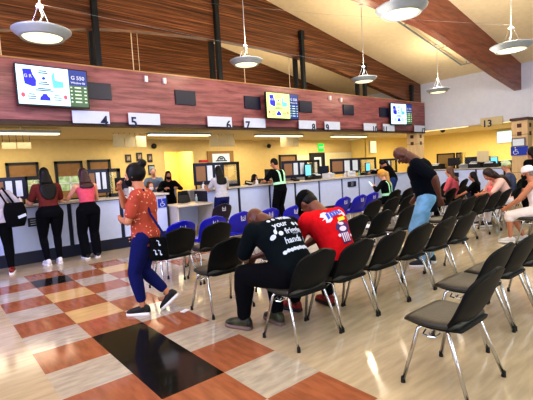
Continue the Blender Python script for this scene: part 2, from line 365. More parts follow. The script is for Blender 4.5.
# ------------------------------------------------------------------ televisions
def tv(xc, zc, w, h, main, label, rz=0, tilt=0, hdr=None):
    r = empty('television', (xc, Y_C-.12, zc), rz, label, 'television')
    def pln(bm, x0, x1, z0, z1, y, mi=0): bx(bm, x0, x1, y-.002, y, z0, z1, 0, mi)
    bm = bmesh.new(); box(bm, (0, .03, 0), (w, .06, h), None, .008); build('casing', bm, M_black, r)
    bm = bmesh.new(); box(bm, (0, .11, 0), (.3, .12, .3)); build('wall_mount', bm, M_black, r)
    xs = w/2-.02; sp = w*.27
    bm = bmesh.new(); pln(bm, -xs, xs-sp, -h/2+.03, h/2-.02, -.002); scr = build('screen', bm, main, r)
    bm = bmesh.new(); pln(bm, xs-sp, xs, .06, h/2-.02, -.002); build('ticket_panel', bm, M_scr_b, r)
    bm = bmesh.new(); pln(bm, xs-sp, xs, -h/2+.03, .06, -.002)
    build('queue_list', bm, M_scr_g if main is M_scr_w else M_scr_b, r)
    bm = bmesh.new()
    for k in range(5):
        z = .02-k*.068
        for a, b in ((.02, .05), (.09, .2), (.25, .29)): pln(bm, xs-sp+a*sp/.31, xs-sp+b*sp/.31, z-.012, z+.012, -.006)
    build('queue_rows', bm, mat('screen_light_text', s(190, 220, 190), .4, emit=.5), r)
    tt = text('ticket_text', 'G 550', .1, (xs-sp/2, -.006, .2), (PI/2, 0, 0), M_paper, r)
    text('window_text', 'Window 06', .055, (xs-sp/2, -.006, .11), (PI/2, 0, 0), M_paper, r)
    # state shapes, headings, car, red dots
    def poly(pts, m, name, y=-.006):
        bm = bmesh.new(); a = [bm.verts.new((p[0], y, p[1])) for p in pts]; b = [bm.verts.new((p[0], y+.003, p[1])) for p in pts]
        bm.faces.new(a); bm.faces.new(b[::-1]); n = len(pts)
        for i in range(n): bm.faces.new((a[i], b[i], b[(i+1) % n], a[(i+1) % n]))
        return build(name, bm, m, r)
    L = -xs
    poly([(L+.1, .28), (L+.24, .29), (L+.26, .2), (L+.31, .1), (L+.3, -.01), (L+.24, -.02), (L+.12, .02)], M_scr_state, 'state_shape')
    text('map_text', 'G R', .08, (L+.18, -.01, .16), (PI/2, 0, 0), M_paper, r)
    poly([(xs-sp-.3, .2), (xs-sp-.25, .28), (xs-sp-.24, .12), (xs-sp-.1, .1), (xs-sp-.1, 0), (xs-sp-.28, -.02)], M_scr_teal, 'teal_shape')
    bm = bmesh.new(); c = (L+xs-sp)/2
    for z, ww in ((.27, .12), (.235, .16), (.07, .12), (.035, .18), (-.05, .22), (-.08, .3)): pln(bm, c-ww/2, c+ww/2, z-.009, z+.009, -.006)
    for cx in (L+.22, xs-sp-.22):
        for z, ww in ((-.16, .1), (-.2, .14), (-.24, .12)): pln(bm, cx-ww/2, cx+ww/2, z-.008, z+.008, -.006)
    build('text_lines', bm, M_scr_ink, r)
    poly([(c-.09, -.26), (c-.08, -.2), (c-.05, -.18), (c-.03, -.14), (c+.03, -.14), (c+.05, -.18), (c+.08, -.2), (c+.09, -.26)], M_scr_state, 'car_icon')
    poly([(c-.03, .13), (c-.015, .165), (c+.02, .165), (c+.035, .14), (c+.015, .115), (c-.015, .115)], M_scr_state, 'centre_icon')
    for cx in (L+.08, xs-sp-.08):
        poly([(cx+.035*math.cos(2*PI*k/10), -.18+.045*math.sin(2*PI*k/10)) for k in range(10)], M_scr_red, 'red_dot')
    return r
tv(2.03, 3.25, 1.25, .74, M_scr_w, 'wide wall television with pale blue screen above sign 4', .05)
tv(7.8, 3.2, 1.2, .72, M_scr_y, 'wall television with yellow green screen above sign 7', .0)
tv(13.72, 3.22, 1.2, .78, M_scr_w, 'wall television with pale screen furthest along the fascia', -.12)

# ------------------------------------------------------------------ counter
def counter():
    def seg(x0, x1, name, label, divs):
        r = empty('service_counter', ((x0+x1)/2, Y_C, 0), 0, label, 'counter'); ox = (x0+x1)/2
        bm = bmesh.new(); bx(bm, x0-ox, x1-ox, .05, .6, .22, 1.05); build('body', bm, M_navy, r)
        bm = bmesh.new(); bx(bm, x0-ox-.02, x1-ox+.02, -.04, .68, 1.05, 1.09, .006); build('worktop', bm, M_top, r)
        bm = bmesh.new(); bx(bm, x0-ox, x1-ox, .03, .6, 0, .22); build('toe_kick', bm, M_navy, r)
        ds = [x0]+divs+[x1]
        for a, b in zip(ds, ds[1:]):
            bm = bmesh.new(); bx(bm, a-ox+.04, b-ox-.04, .02, .06, .23, 1.035, .004); build('front_panel', bm, M_panel, r)
        return r
    seg(-2.2, 4.22, 'a', 'long lilac fronted service counter at far left under sign 4', [-1, .06, 1.11, 2.13, 3.15])
    seg(5.25, 14.6, 'b', 'long lilac fronted service counter running under signs 6 to 12', [6.23, 7.28, 8.25, 9.27, 10.35, 11.23, 12.1, 13.3])
counter()
r = empty('service_counter', (X_W-.1, 7.2, 0), PI/2, 'service counter under sign 13 between the two pillars', 'counter')
bm = bmesh.new(); bx(bm, -1.5, 1.4, -.6, .05, .2, 1.05); build('body', bm, M_navy, r)
bm = bmesh.new(); bx(bm, -1.52, 1.42, -.68, .1, 1.05, 1.09, .005); build('worktop', bm, M_top, r)
bm = bmesh.new(); bx(bm, -1.5, 1.4, -.6, .03, 0, .2); build('toe_kick', bm, M_navy, r)
for a in (-1.5, -.53, .44):
    bm = bmesh.new(); bx(bm, a+.03, a+.93, .05, .08, .21, 1.03, .004); build('front_panel', bm, M_panel, r)
r = dup(r, (X_W-.1, 3.2, 0), PI/2, 'service counter section right of the near pillar')
# low accessible desk
r = empty('accessible_desk', (4.74, Y_C, 0), 0, 'low pale desk with open knee space between the tall counters', 'desk')
bm = bmesh.new(); bx(bm, -.49, .49, -.38, .5, .755, .79, .006); build('desktop', bm, mat('desk_top_pale', s(208, 200, 190), .35), r)
for x, nm in ((-.47, 'side_panel'), (.43, 'side_panel')):
    bm = bmesh.new(); bx(bm, x, x+.04, -.3, .45, 0, .755); build(nm, bm, mat('desk_pale', s(200, 196, 190), .5), r)
bm = bmesh.new(); bx(bm, -.43, .43, .35, .38, .2, .755); build('modesty_panel', bm, M_panel, r)
# accessibility symbol plates
def access(loc, rz, sz, label, wide=1):
    r = empty('accessibility_sign', loc, rz, label, 'sign')
    bm = bmesh.new(); box(bm, (0, 0, 0), (sz*wide, .01, sz), None, .002); build('plate', bm, M_signblue, r)
    k = sz/.24; bm = bmesh.new(); o = -(sz*wide-sz)/2
    def P(x, z): return (o+x*k, -.008, z*k)
    ell(bm, P(-.01, .085), (.016*k, .004, .016*k))
    tube(bm, [P(-.008, .055), P(0, -.01), P(.045, -.01), P(.07, -.07)], .009*k, 6)
    tube(bm, [P(-.005, .03), P(.04, .028)], .007*k, 6)
    tube(bm, [P(.05*math.cos(t)+-.005, .05*math.sin(t)-.04) for t in [2.0+i*.42 for i in range(10)]], .008*k, 6)
    build('wheelchair_symbol', bm, M_white_p, r); return r
access((4.07, Y_C+.005, .87), 0, .2, 'blue wheelchair sign on the counter beside the low desk')
for k, (px, py, lb) in enumerate(((34, 222, 'small dark notice plate on the counter left of the brown shirted woman'), (352, 184, 'small dark notice plate on the counter above the blue chairs'))):
    p = at(px, py, 1, Y_C); r = empty('notice_plate', p, 0, lb, 'sign'); bm = bmesh.new(); box(bm, (0, 0, 0), (.2, .02, .16) if k == 0 else (.42, .02, .17), None, .004); build('plate', bm, M_navy, r)
    bm = bmesh.new()
    for z in (-.04, 0, .04): bx(bm, -.06, .06, -.014, -.011, z-.006, z+.006)
    build('text_lines', bm, M_signw, r)
r = empty('notice_plate', (X_W-.2, 7.5, .86), -PI/2, 'small dark notice plate on the counter under sign 13', 'sign'); bm = bmesh.new(); box(bm, (0, 0, 0), (.42, .02, .17), None, .004); build('plate', bm, M_navy, r)

# pillars
def pillar(x, y, label, sgn):
    r = empty('square_pillar', (x, y, 0), 0, label, 'pillar')
    bm = bmesh.new(); box(bm, (0, 0, 1.34), (.48, .48, 2.6), None, .01); build('shaft', bm, M_birch, r)
    bm = bmesh.new(); box(bm, (0, 0, 2.66), (.56, .56, .09), None, .01); build('cap', bm, mat('pillar_cap', s(66, 36, 30), .5), r)
    bm = bmesh.new()
    for z in (2.15, 1.55, .9):
        box(bm, (0, 0, z), (.486, .486, .012))
    build('joint_line', bm, mat('joint', s(110, 84, 60), .6), r)
    for z in (2.45, 2.18):
        for f in ((-.245, 0), (0, -.245)):
            bm = bmesh.new(); box(bm, (f[0], f[1], z), (.02, .13, .13) if f[0] else (.13, .02, .13), None, .004); build('wood_inset', bm, mat('inset', s(78, 34, 22), .5), r)
    return r
pillar(15.5, 8.98, 'pale panelled pillar under the end of the wood fascia', 1)
pillar(15.52, 5.1, 'pale panelled pillar with framed notice at far right', 1)
r = empty('framed_notice', (15.25, 5.12, 1.9), -PI/2, 'grey framed paper notice on the right pillar', 'notice')
bm = bmesh.new(); box(bm, (0, 0, 0), (.42, .02, .3), None, .004); build('frame', bm, mat('grey_frame', s(110, 104, 110), .4), r)
bm = bmesh.new(); box(bm, (0, -.012, 0), (.34, .006, .22)); build('paper', bm, M_paper, r)
access((15.25, 5.1, 1.62), -PI/2, .3, 'wide blue wheelchair sign on the right pillar', 1.7)

# low desk chair and monitor
def office_chair(x, y, rz, label):
    r = empty('office_chair', (x, y, 0), rz, label, 'chair')
    bm = bmesh.new(); loft(bm, [(V((0, -.2-.02*math.sin(t*PI), .55+.5*t)), .24*(1-.25*t**4), .035, V((1, 0, 0)), V((0, 1, 0))) for t in [i/8 for i in range(9)]], 20, 3); build('backrest', bm, mat('office_fabric', s(26, 38, 52), .8), r, True)
    bm = bmesh.new(); box(bm, (0, .05, .48), (.5, .48, .09), None, .03); build('seat', bm, MATS['office_fabric'], r)
    bm = bmesh.new(); tube(bm, [(0, 0, .1), (0, 0, .45)], .03)
    build('gas_post', bm, M_black, r)
    for k in range(5):
        a = 2*PI*k/5; bm = bmesh.new(); tube(bm, [(0, 0, .11), (.28*math.cos(a), .28*math.sin(a), .06)], .02, 8); ell(bm, (.28*math.cos(a), .28*math.sin(a), .03), (.03, .03, .03)); build('leg', bm, M_black, r)
    return r
office_chair(5.05, 9.75, .4, 'dark blue grey office chair behind the low desk')
r = empty('desk_monitor', (4.8, 8.9, .79), 0, 'small dark signature pad stand on the low desk', 'monitor')
bm = bmesh.new(); box(bm, (0, 0, .1), (.3, .03, .18), (-.3, 0, 0), .008); build('housing', bm, M_black, r)
bm = bmesh.new(); box(bm, (0, .03, .02), (.16, .14, .03)); build('base', bm, M_black, r)
r = empty('bottle', (5.02, 8.7, .79), 0, 'small clear bottle standing at the edge of the low desk', 'bottle')
bm = bmesh.new(); lathe(bm, [(.03, 0), (.032, .12), (.012, .16), (.012, .18)], n=14); build('body', bm, mat('bottle_clear', s(180, 200, 200), .1, alpha=.7), r, True)
bm = bmesh.new(); lathe(bm, [(.014, .18), (.014, .2)], n=14); build('cap', bm, M_white_p, r)

# ------------------------------------------------------------------ counter stations
def station(x, w, label, ds, tall=1.72, frame=True):
    """dark privacy screen with pinned sheets and an open black framed pane"""
    r = empty('privacy_screen', (x, 8.98, 1.09), 0, label, 'partition', 'dark privacy screens on the service counter')
    h = tall-1.09
    bw = w*.62 if frame else w
    bm = bmesh.new(); bx(bm, 0, bw, -.02, .02, .1, h, .004); build('panel', bm, M_navy, r)
    for a in (.05, bw-.05):
        bm = bmesh.new(); bx(bm, a-.015, a+.015, -.015, .015, 0, .12); build('foot_post', bm, M_black, r)
    bm = bmesh.new(); bx(bm, .06, bw*.38, -.03, -.022, h*.3, h-.08); build('cork_board', bm, M_brown, r)
    for a, b in ((.44, .62), (.72, .9)):
        bm = bmesh.new(); bx(bm, bw*a, bw*b, -.032, -.024, h*.3, h-.07); build('paper_sheet', bm, M_paper, r)
    if frame:
        bm = bmesh.new(); t = .036; z0 = 0
        for q in ((bw, w, h-2*t, h), (bw, w, z0, 2*t), (w-2*t, w, z0, h), (bw, bw+t, z0, h)): bx(bm, q[0], q[1], -.02, .02, q[2], q[3])
        build('pane_frame', bm, M_black, r)
        bm = bmesh.new(); bx(bm, bw+t, w-2*t, -.003, .003, 2*t, h-2*t); build('pane', bm, M_glass, r)
    return r
station(.9, .95, 'clear framed screen with no board at left counter end', 0, 1.62)
station(2.6, .72, 'dark screen with white sheets left of the orange top woman', 0, 1.7)
station(5.15, 1.4, 'dark screen with brown board behind the grey shirted woman', 0, 1.74)
station(8.12, 1.6, 'dark screen with white sheets beside the vested guard', 0, 1.7)
station(10.25, 2.5, 'wide dark framed screen above the blue chairs', 0, 1.7)
station(13.0, 1.1, 'dark screen at the counter end by the left pillar', 0, 1.62)
def monitor(loc, rz, label, scr, w=.4, h=.28):
    r = empty('computer_monitor', loc, rz, label, 'monitor')
    bm = bmesh.new(); box(bm, (0, 0, .12+h/2), (w, .035, h), None, .008); build('housing', bm, M_black, r)
    bm = bmesh.new(); box(bm, (0, -.02, .12+h/2), (w-.04, .006, h-.04)); build('screen', bm, scr, r)
    bm = bmesh.new(); box(bm, (0, .03, .08), (.05, .02, .16)); build('neck', bm, M_black, r)
    bm = bmesh.new(); lathe(bm, [(.1, 0), (.1, .012), (.03, .02)], n=20); build('base', bm, M_black, r)
    return r
monitor((9.05, 8.85, 1.09), 0, 'portrait monitor with light blue screen behind the counter beside the guard', M_scr_c, .27, .36)
monitor((3.35, 9.0, 1.09), .5, 'dark monitor right of the screen with white sheets', M_recess)
monitor((12.2, 8.95, 1.09), 0, 'small bright blue monitor inside the wide framed screen', M_scr_c, .26, .3)
monitor((8.75, 9.05, 1.09), .2, 'dark monitor beside the portrait light blue monitor', M_recess)
monitor((10.05, 9.1, 1.09), -.2, 'dark monitor between the two framed screens', M_recess)
monitor((11.5, 9.1, 1.09), -.3, 'dark monitor behind the blue chairs', M_recess)
monitor((7.7, 9.1, 1.09), .3, 'dark monitor behind the counter left of the guard', M_recess)
monitor((15.95, 6.15, 1.09), -PI/2, 'small blue monitor on the counter near the right pillar', M_scr_c, .26, .26)
for k, (y, rz) in enumerate(((7.0, -1.4), (7.7, -1.7), (6.6, -1.5))):
    monitor((16.1, y, 1.09), rz, ['dark monitor in the middle of the counter under sign 13', 'dark monitor at the left of the counter under sign 13', 'dark monitor nearest the blue monitor under sign 13'][k], M_recess, .5, .3)
# clutter on counter: printers, phones, paper trays
def printer(loc, rz, label, m=M_white_p, sc=1):
    r = empty('printer', loc, rz, label, 'printer')
    bm = bmesh.new(); box(bm, (0, 0, .08*sc), (.34*sc, .26*sc, .16*sc), None, .015); build('case', bm, m, r)
    bm = bmesh.new(); box(bm, (0, -.12*sc, .15*sc), (.22*sc, .16*sc, .012), (.4, 0, 0)); build('paper_tray', bm, M_paper, r)
    bm = bmesh.new(); box(bm, (.1*sc, -.1*sc, .165*sc), (.09*sc, .05*sc, .012)); build('control_panel', bm, M_dark, r)
def phone(loc, rz, label):
    r = empty('desk_phone', loc, rz, label, 'telephone')
    bm = bmesh.new(); box(bm, (0, 0, .04), (.2, .2, .05), (.25, 0, 0), .01); build('base', bm, M_black, r)
    bm = bmesh.new(); tube(bm, [(-.07, -.09, .08), (-.07, -.07, .1), (-.07, .07, .12), (-.07, .09, .1)], [.022, .015, .015, .022]); build('handset', bm, M_black, r, True)
printer((3.55, 9.0, 1.09), .3, 'white printer on the counter by the masked clerk')
printer((9.98, 8.85, 1.09), .2, 'white printer between two framed screens')
printer((11.1, 8.9, 1.09), -.2, 'pale printer behind the black notice plate')
printer((13.25, 8.9, 1.09), 0, 'white printer at the counter end by the leaning person')
printer((7.45, 9.0, 1.09), 0, 'dark printer left of the guard', M_dark, .9)
printer((9.55, 9.05, 1.09), 0, 'dark printer right of the light blue monitor', M_dark)
printer((12.6, 9.0, 1.09), 0, 'dark printer inside the wide framed screen', M_dark)
printer((16.15, 7.3, 1.09), -PI/2, 'pale small printer under sign 13')
for k, (y_, lb_) in enumerate(((8.35, 'dark printer at the left end of the counter under sign 13'), (6.85, 'wide dark printer behind the acrylic screen under sign 13'), (6.3, 'dark printer next to the small blue monitor'), (5.75, 'dark printer at the pillar end of the counter under sign 13'))): printer((16.05, y_, 1.09), -PI/2, lb_, M_dark, 1.3)
for k, x in enumerate((1.9, 6.75, 8.45, 11.9)):
    phone((x, 8.8, 1.09), .2, ['black telephone on the counter between the two women', 'black telephone on the counter right of the grey shirted woman', 'black telephone on the counter beside the guard', 'black telephone on the counter inside the wide framed screen'][k])
def cup(loc, m, label, nm='pump_bottle', h=.16, rr=.035):
    r = empty(nm, loc, 0, label, 'bottle'); bm = bmesh.new(); lathe(bm, [(rr*.95, 0), (rr, .02), (rr, h*.7), (rr*.4, h*.85)], n=16); build('body', bm, m, r, True)
    bm = bmesh.new(); tube(bm, [(0, 0, h*.8), (0, 0, h*1.1), (.03, 0, h*1.1)], .007, 6); build('pump', bm, M_white_p, r)
cup((5.25, 8.72, 1.09), M_white_p, 'white pump bottle left of the grey shirted woman')
cup((11.45, 8.75, 1.09), mat('green_gel', s(120, 180, 160), .2), 'pale green pump bottle behind the seated guard')
cup((6.95, 8.75, 1.09), M_white_p, 'white pump bottle left of the guard on the counter')
cup((1.35, 8.85, 1.09), M_white_p, 'white pump bottle at the left counter')
cup((10.7, 8.75, 1.09), M_white_p, 'white pump bottle over the black notice plate')
bm = bmesh.new(); box(bm, (6.9, 8.72, 1.1), (.3, .22, .012), (0, 0, .3)); tag(build('paper_stack', bm, M_paper), 'white papers on the counter in front of the guard', 'papers')
bm = bmesh.new(); box(bm, (2.55, 8.66, 1.1), (.22, .3, .01), (0, 0, .1)); tag(build('paper_stack', bm, M_paper), 'white papers before the pink topped woman', 'papers')
# red tray on top of the partition behind grey woman
p = at(203.5, 162, 1, 9.0); bm = bmesh.new(); box(bm, (p.x, 9.0, p.z+.02), (.2, .14, .06), None, .01); tag(build('red_box', bm, mat('red_plastic', s(190, 34, 40), .5)), 'small red box above the privacy screen with brown board', 'box')
# framed open partition right office
for k, (a, b, lb) in enumerate(((8.5, 7.75, 'dark framed partition left under sign 13'), (7.7, 7.45, 'narrow dark framed partition under sign 13'))):
    r = empty('partition_frame', (16.3, (a+b)/2, 1.09), -PI/2, lb, 'partition'); h = .62; w = a-b; bm = bmesh.new()
    for q in ((-w/2, w/2, h-.05, h), (-w/2, w/2, 0, .05), (w/2-.05, w/2, 0, h), (-w/2, -w/2+.05, 0, h)): bx(bm, q[0], q[1], -.02, .02, q[2], q[3])
    build('frame', bm, M_dark, r); bm = bmesh.new(); bx(bm, -w/2+.05, w/2-.05, -.004, .004, .05, h-.05); build('board', bm, mat('tan_board', s(170, 140, 84), .7), r)
r = empty('sneeze_screen', (15.95, 6.75, 1.09), -PI/2, 'wide clear acrylic screen with white sheet under sign 13', 'partition')
bm = bmesh.new(); bx(bm, -.75, .65, -.004, .004, .02, .62); build('pane', bm, M_glass, r)
bm = bmesh.new(); bx(bm, .0, .42, -.015, -.01, .2, .62)
build('white_sheet', bm, mat('sheet_translucent', s(232, 222, 190), .6, alpha=.8), r)
bm = bmesh.new(); bx(bm, -.75, -.7, -.03, .03, 0, .03); bx(bm, .6, .65, -.03, .03, 0, .03); build('clamp', bm, M_dark, r)

# ------------------------------------------------------------------ back office wall things
def bdoor(name, px0, px1, ptop, z0, label, leaf=M_blind, kind='structure', papers=False):
    a = at(px0, ptop, 1, YB-.03); b = at(px1, ptop, 1, YB-.03); x0, x1, z1 = a.x, b.x, max(a.z, b.z)
    r = empty(name, ((x0+x1)/2, YB-.03, 0), 0, label, None); r['kind'] = kind; w = (x1-x0)/2; t = .07
    bm = bmesh.new()
    for q in ((-w, w, z1-t, z1), (-w, -w+t, z0, z1), (w-t, w, z0, z1), (-w, w, z0, z0+t)): bx(bm, q[0], q[1], -.04, .03, q[2], q[3])
    build('frame', bm, M_dark, r); bm = bmesh.new(); bx(bm, -w+t, w-t, -.015, .0, z0+t, z1-t); build('leaf', bm, leaf, r)
    if papers:
        bm = bmesh.new(); bx(bm, -w*.45, w*.5, -.03, -.02, 1.2, z1-.2); build('posted_sheet', bm, M_paper, r)
    if name.startswith('window'):
        bm = bmesh.new(); bx(bm, -w+t, w-t, -.03, -.01, 1.2, 1.62); build('pane', bm, mat('window_sky', s(170, 190, 150), .3, emit=.5, col2=s(120, 140, 90)), r)
        bm = bmesh.new(); bx(bm, -.02, .02, -.04, -.02, 1.2, 1.62); bx(bm, -w+t, w-t, -.04, -.02, 1.4, 1.43); build('muntin', bm, M_white_p, r)
    return r
bdoor('window_1', 5, 38, 163, .9, 'dark framed window behind the left edge person'); bdoor('window_2', 54, 82, 161.5, .9, 'dark framed window behind the two women'); bdoor('window_3', 87, 110, 160, .9, 'dark framed window left of the portraits')
bdoor('door_1', 279, 296, 155, 0, 'brown rear door behind the guard', M_blind); bdoor('door_2', 309.5, 324, 153, 0, 'dark rear door under the exit sign', M_dark, papers=True)
for i in (1, 2, 3):
    pass
def wallpic(px0, py0, px1, py1, label, fm, pm, name='picture_frame', cat='picture', inner=.15, Yp=None):
    Yp = Yp or YB-.03
    a = at(px0, py0, 1, Yp); b = at(px1, py1, 1, Yp); c = (a+b)/2; w, h = abs(b.x-a.x), abs(a.z-b.z)
    r = empty(name, (c.x, Yp, c.z), 0, label, cat); bm = bmesh.new(); box(bm, (0, 0, 0), (w, .03, h), None, .005); build('frame', bm, fm, r)
    bm = bmesh.new(); box(bm, (0, -.02, 0), (w*(1-inner*2), .01, h*(1-inner*2))); build('print', bm, pm, r); return r, w, h
pic = mat('portrait_print', s(150, 130, 110), .5, noise=.5, nscale=14)
for q, lb in (((125, 154.6, 131.5, 162.3), 'small dark framed portrait, left of three on the yellow wall'), ((136, 152.7, 142.5, 160.8), 'small dark framed portrait, middle of three on the yellow wall'), ((147, 154, 152.5, 162), 'small dark framed portrait, right of three on the yellow wall')):
    wallpic(*q, lb, M_dark, pic, inner=.22)
wallpic(148, 165, 155, 174.5, 'blue grey framed certificate behind the grey haired clerk', M_dark, mat('cert', s(130, 150, 180), .5), inner=.12)
r_, w_, h_ = wallpic(207, 151.3, 234, 166, 'brown notice board with white arch emblem poster', mat('board_brown', s(150, 116, 66), .7), M_paper, 'notice_board', 'notice board', .17)
bm = bmesh.new(); tube(bm, [(.16*math.cos(t), -.035, -.06+.14*math.sin(t)) for t in [i*PI/10 for i in range(11)]], .022, 8); box(bm, (0, -.035, -.07), (.5, .01, .035)); box(bm, (0, -.035, -.0), (.14, .01, .05)); build('arch_emblem', bm, M_ink, r_)
wallpic(324.5, 153, 352, 166, 'large pale whiteboard on the rear wall right of the dark door', M_white_p, mat('whiteboard', s(232, 220, 178), .4), 'whiteboard', 'whiteboard', .03)
wallpic(297, 155.5, 309, 164, 'small pale whiteboard between the two rear doors', M_white_p, MATS['whiteboard'], 'whiteboard', 'whiteboard', .03)
p = at(182, 160, 1, 15.0); bm = bmesh.new(); box(bm, (p.x, 14.97, p.z), (.22, .03, .26), None, .01); tag(build('wall_plaque', bm, mat('plaque', s(130, 92, 40), .6)), 'small brown plaque inside the bright doorway', 'plaque')
r = empty('exit_sign', tuple(at(321, 147.5, 1, YB-.05)), 0, 'green lit exit sign above the dark rear door', 'sign')
bm = bmesh.new(); box(bm, (0, 0, 0), (.34, .03, .34), None, .006); build('housing', bm, M_green, r); text('lettering', 'EXIT', .15, (0, -.02, 0), (PI/2, 0, 0), M_white_p, r)
for px, py, lb in ((154, 146, 'round dark security camera on the yellow wall above three portraits'), (269, 146, 'round dark security camera on the rear wall behind the guard'), (443, 131.5, 'dark dome camera under the ceiling left of sign 13')):
    p = at(px, py, 1, YB-.1) if px < 400 else V((16.45, 8.3, 2.655)); r = empty('security_camera', p, 0, lb, 'camera')
    bm = bmesh.new(); ell(bm, (0, 0, 0), (.09, .09, .09)); build('dome', bm, M_black, r, True); bm = bmesh.new(); box(bm, (0, .05, .04), (.1, .1, .05)); build('bracket', bm, M_white_p, r)
# hanging translucent banners and ceiling lamps
for k, (px0, px1, y0, y1, n) in enumerate(((1, 32, 142.5, 148.5, 2), (112, 147, 134, 147, 3), (209, 235, 134.5, 146.5, 3), (280, 299, 136, 146.5, 3))):
    a = at(px0, y0, 1, 10.9); b = at(px1, y1, 1, 10.9)
    r = empty('hanging_banner', ((a.x+b.x)/2, 10.9, (a.z+b.z)/2), 0, 'pale translucent paper banner hanging from the office ceiling %s' % ['at the far left edge', 'behind sign 5', 'below sign 6', 'below the middle television'][k], 'banner', 'hanging banners'); w = abs(b.x-a.x); h = abs(a.z-b.z)
    for i in range(n):
        bm = bmesh.new(); box(bm, (-w/2+(i+.5)*w/n, 0, 0), (w/n-.02, .006, h)); build('sheet', bm, M_banner, r)
    bm = bmesh.new()
    for i in range(2*n+1): tube(bm, [(-w/2+.03+i*(w-.06)/(2*n), 0, h/2), (-w/2+.03+i*(w-.06)/(2*n), 0, ZO-(a.z+b.z)/2)], .006, 5)
    build('hook', bm, M_dark, r)
LX = [(-.6, 2.45), (4.55, 6.4), (8.1, 10.1), (11.7, 13.7)]
for k, (x0, x1) in enumerate(LX):
    r = empty('linear_lamp', ((x0+x1)/2, 10.1, 2.56), 0, 'long glowing linear lamp hung %s' % ['at the far left behind the pale television', 'between signs 5 and 6', 'below the middle television', 'right of sign 9'][k], 'ceiling lamp', 'linear office lamps'); w = (x1-x0)/2
    bm = bmesh.new(); bx(bm, -w, w, -.12, .12, .0, .05, .01); build('housing', bm, M_lampshell, r); bm = bmesh.new(); bx(bm, -w+.02, w-.02, -.1, .1, -.03, -.001, .01); build('diffuser', bm, M_tube, r)
    for a in (-w*.5, -w*.5+.1, w*.5, w*.5+.1): bm = bmesh.new(); tube(bm, [(a, 0, .05), (a, 0, ZO-2.56)], .008, 5); build('hanger', bm, M_white_p, r)
    bm = bmesh.new(); bx(bm, x0-.05, x1-.35, 8.92, 9.0, 2.6, 2.66, .005); tag(build('edge_lamp', bm, M_tube), 'thin glowing strip lamp tucked behind the fascia %s' % ['left of sign 4', 'right of sign 5', 'right of sign 7', 'right of sign 9'][k], 'ceiling lamp', 'strip lamps behind the fascia')
    L = bpy.data.lights.new('office_light', 'AREA'); L.shape = 'RECTANGLE'; L.size = x1-x0; L.size_y = 1.9; L.energy = 66; L.color = (1, .88, .66)
    lo = bpy.data.objects.new('office_light', L); COL.objects.link(lo); lo.location = ((x0+x1)/2, 11.4, 2.6)
bm = bmesh.new(); bx(bm, 16.1, 16.3, 7.2, 9.2, 2.67, 2.722); tag(build('strip_lamp', bm, M_lamp), 'glowing strip lamp at the ceiling left of sign 13', 'ceiling lamp')
bm = bmesh.new(); bx(bm, 16.1, 16.3, 5.5, 6.0, 2.67, 2.722); tag(build('strip_lamp', bm, M_lamp), 'glowing strip lamp at the ceiling between sign 13 and the pillar', 'ceiling lamp')
r = empty('light_window', (20.45, 7.4, 2.34), -PI/2, 'bright pale blue window pane on the yellow wall near the right pillar', 'window')
bm = bmesh.new(); box(bm, (0, 0, 0), (.72, .05, .56), None, .01); build('frame', bm, M_white_p, r); bm = bmesh.new(); box(bm, (0, -.03, 0), (.64, .01, .48)); build('pane', bm, mat('window_blue_glow', s(190, 230, 238), .3, emit=1.0), r)
r = empty('light_window', tuple(at(373, 147, 1, 12.15)), 0, 'tall narrow bright panel on the rear yellow wall', 'window')
bm = bmesh.new(); box(bm, (0, 0, 0), (.5, .04, .62), None, .01); build('frame', bm, M_white_p, r); bm = bmesh.new(); box(bm, (0, -.025, 0), (.44, .01, .56)); build('pane', bm, mat('pane_cream_glow', s(244, 232, 190), .3, emit=.8), r)
for x, y, e, sx in ((18, 7, 135, 3), (18, 10, 60, 2), (7.1, 14, 45, 1), (13.5, 11.3, 70, 2.5)):
    L = bpy.data.lights.new('office_light', 'AREA'); L.size = sx; L.energy = e; L.color = (1, .9, .64)
    lo = bpy.data.objects.new('office_light', L); COL.objects.link(lo); lo.location = (x, y, 2.6)
# filing furniture in the office behind
def cabinet(x, y, w, h, label, m):
    r = empty('filing_cabinet', (x, y, 0), 0, label, 'cabinet'); bm = bmesh.new(); bx(bm, -w/2, w/2, -.25, .25, 0, h, .008); build('carcass', bm, m, r)
    for k in range(3):
        bm = bmesh.new(); bx(bm, -w/2+.02, w/2-.02, -.27, -.25, h*k/3+.02, h*(k+1)/3-.02, .004); d = build('drawer', bm, m, r); bm = bmesh.new(); box(bm, (0, -.28, h*(k+.5)/3), (.14, .02, .025)); build('handle', bm, M_chrome, d)
cabinet(8.3, 12.6, 1.4, 1.15, 'grey filing cabinet low against the rear wall', mat('cab_grey', s(120, 124, 140), .5))
cabinet(5.9, 12.5, .9, 1.1, 'grey filing cabinet left of the bright doorway', MATS['cab_grey'])
cabinet(6.6, 10.9, 1.3, 1.0, 'pale grey cabinet behind the low desk', mat('cab_pale', s(150, 152, 170), .5))
cabinet(12.5, 12.5, 1.6, 1.2, 'grey filing cabinet right of the dark door', MATS['cab_grey'])
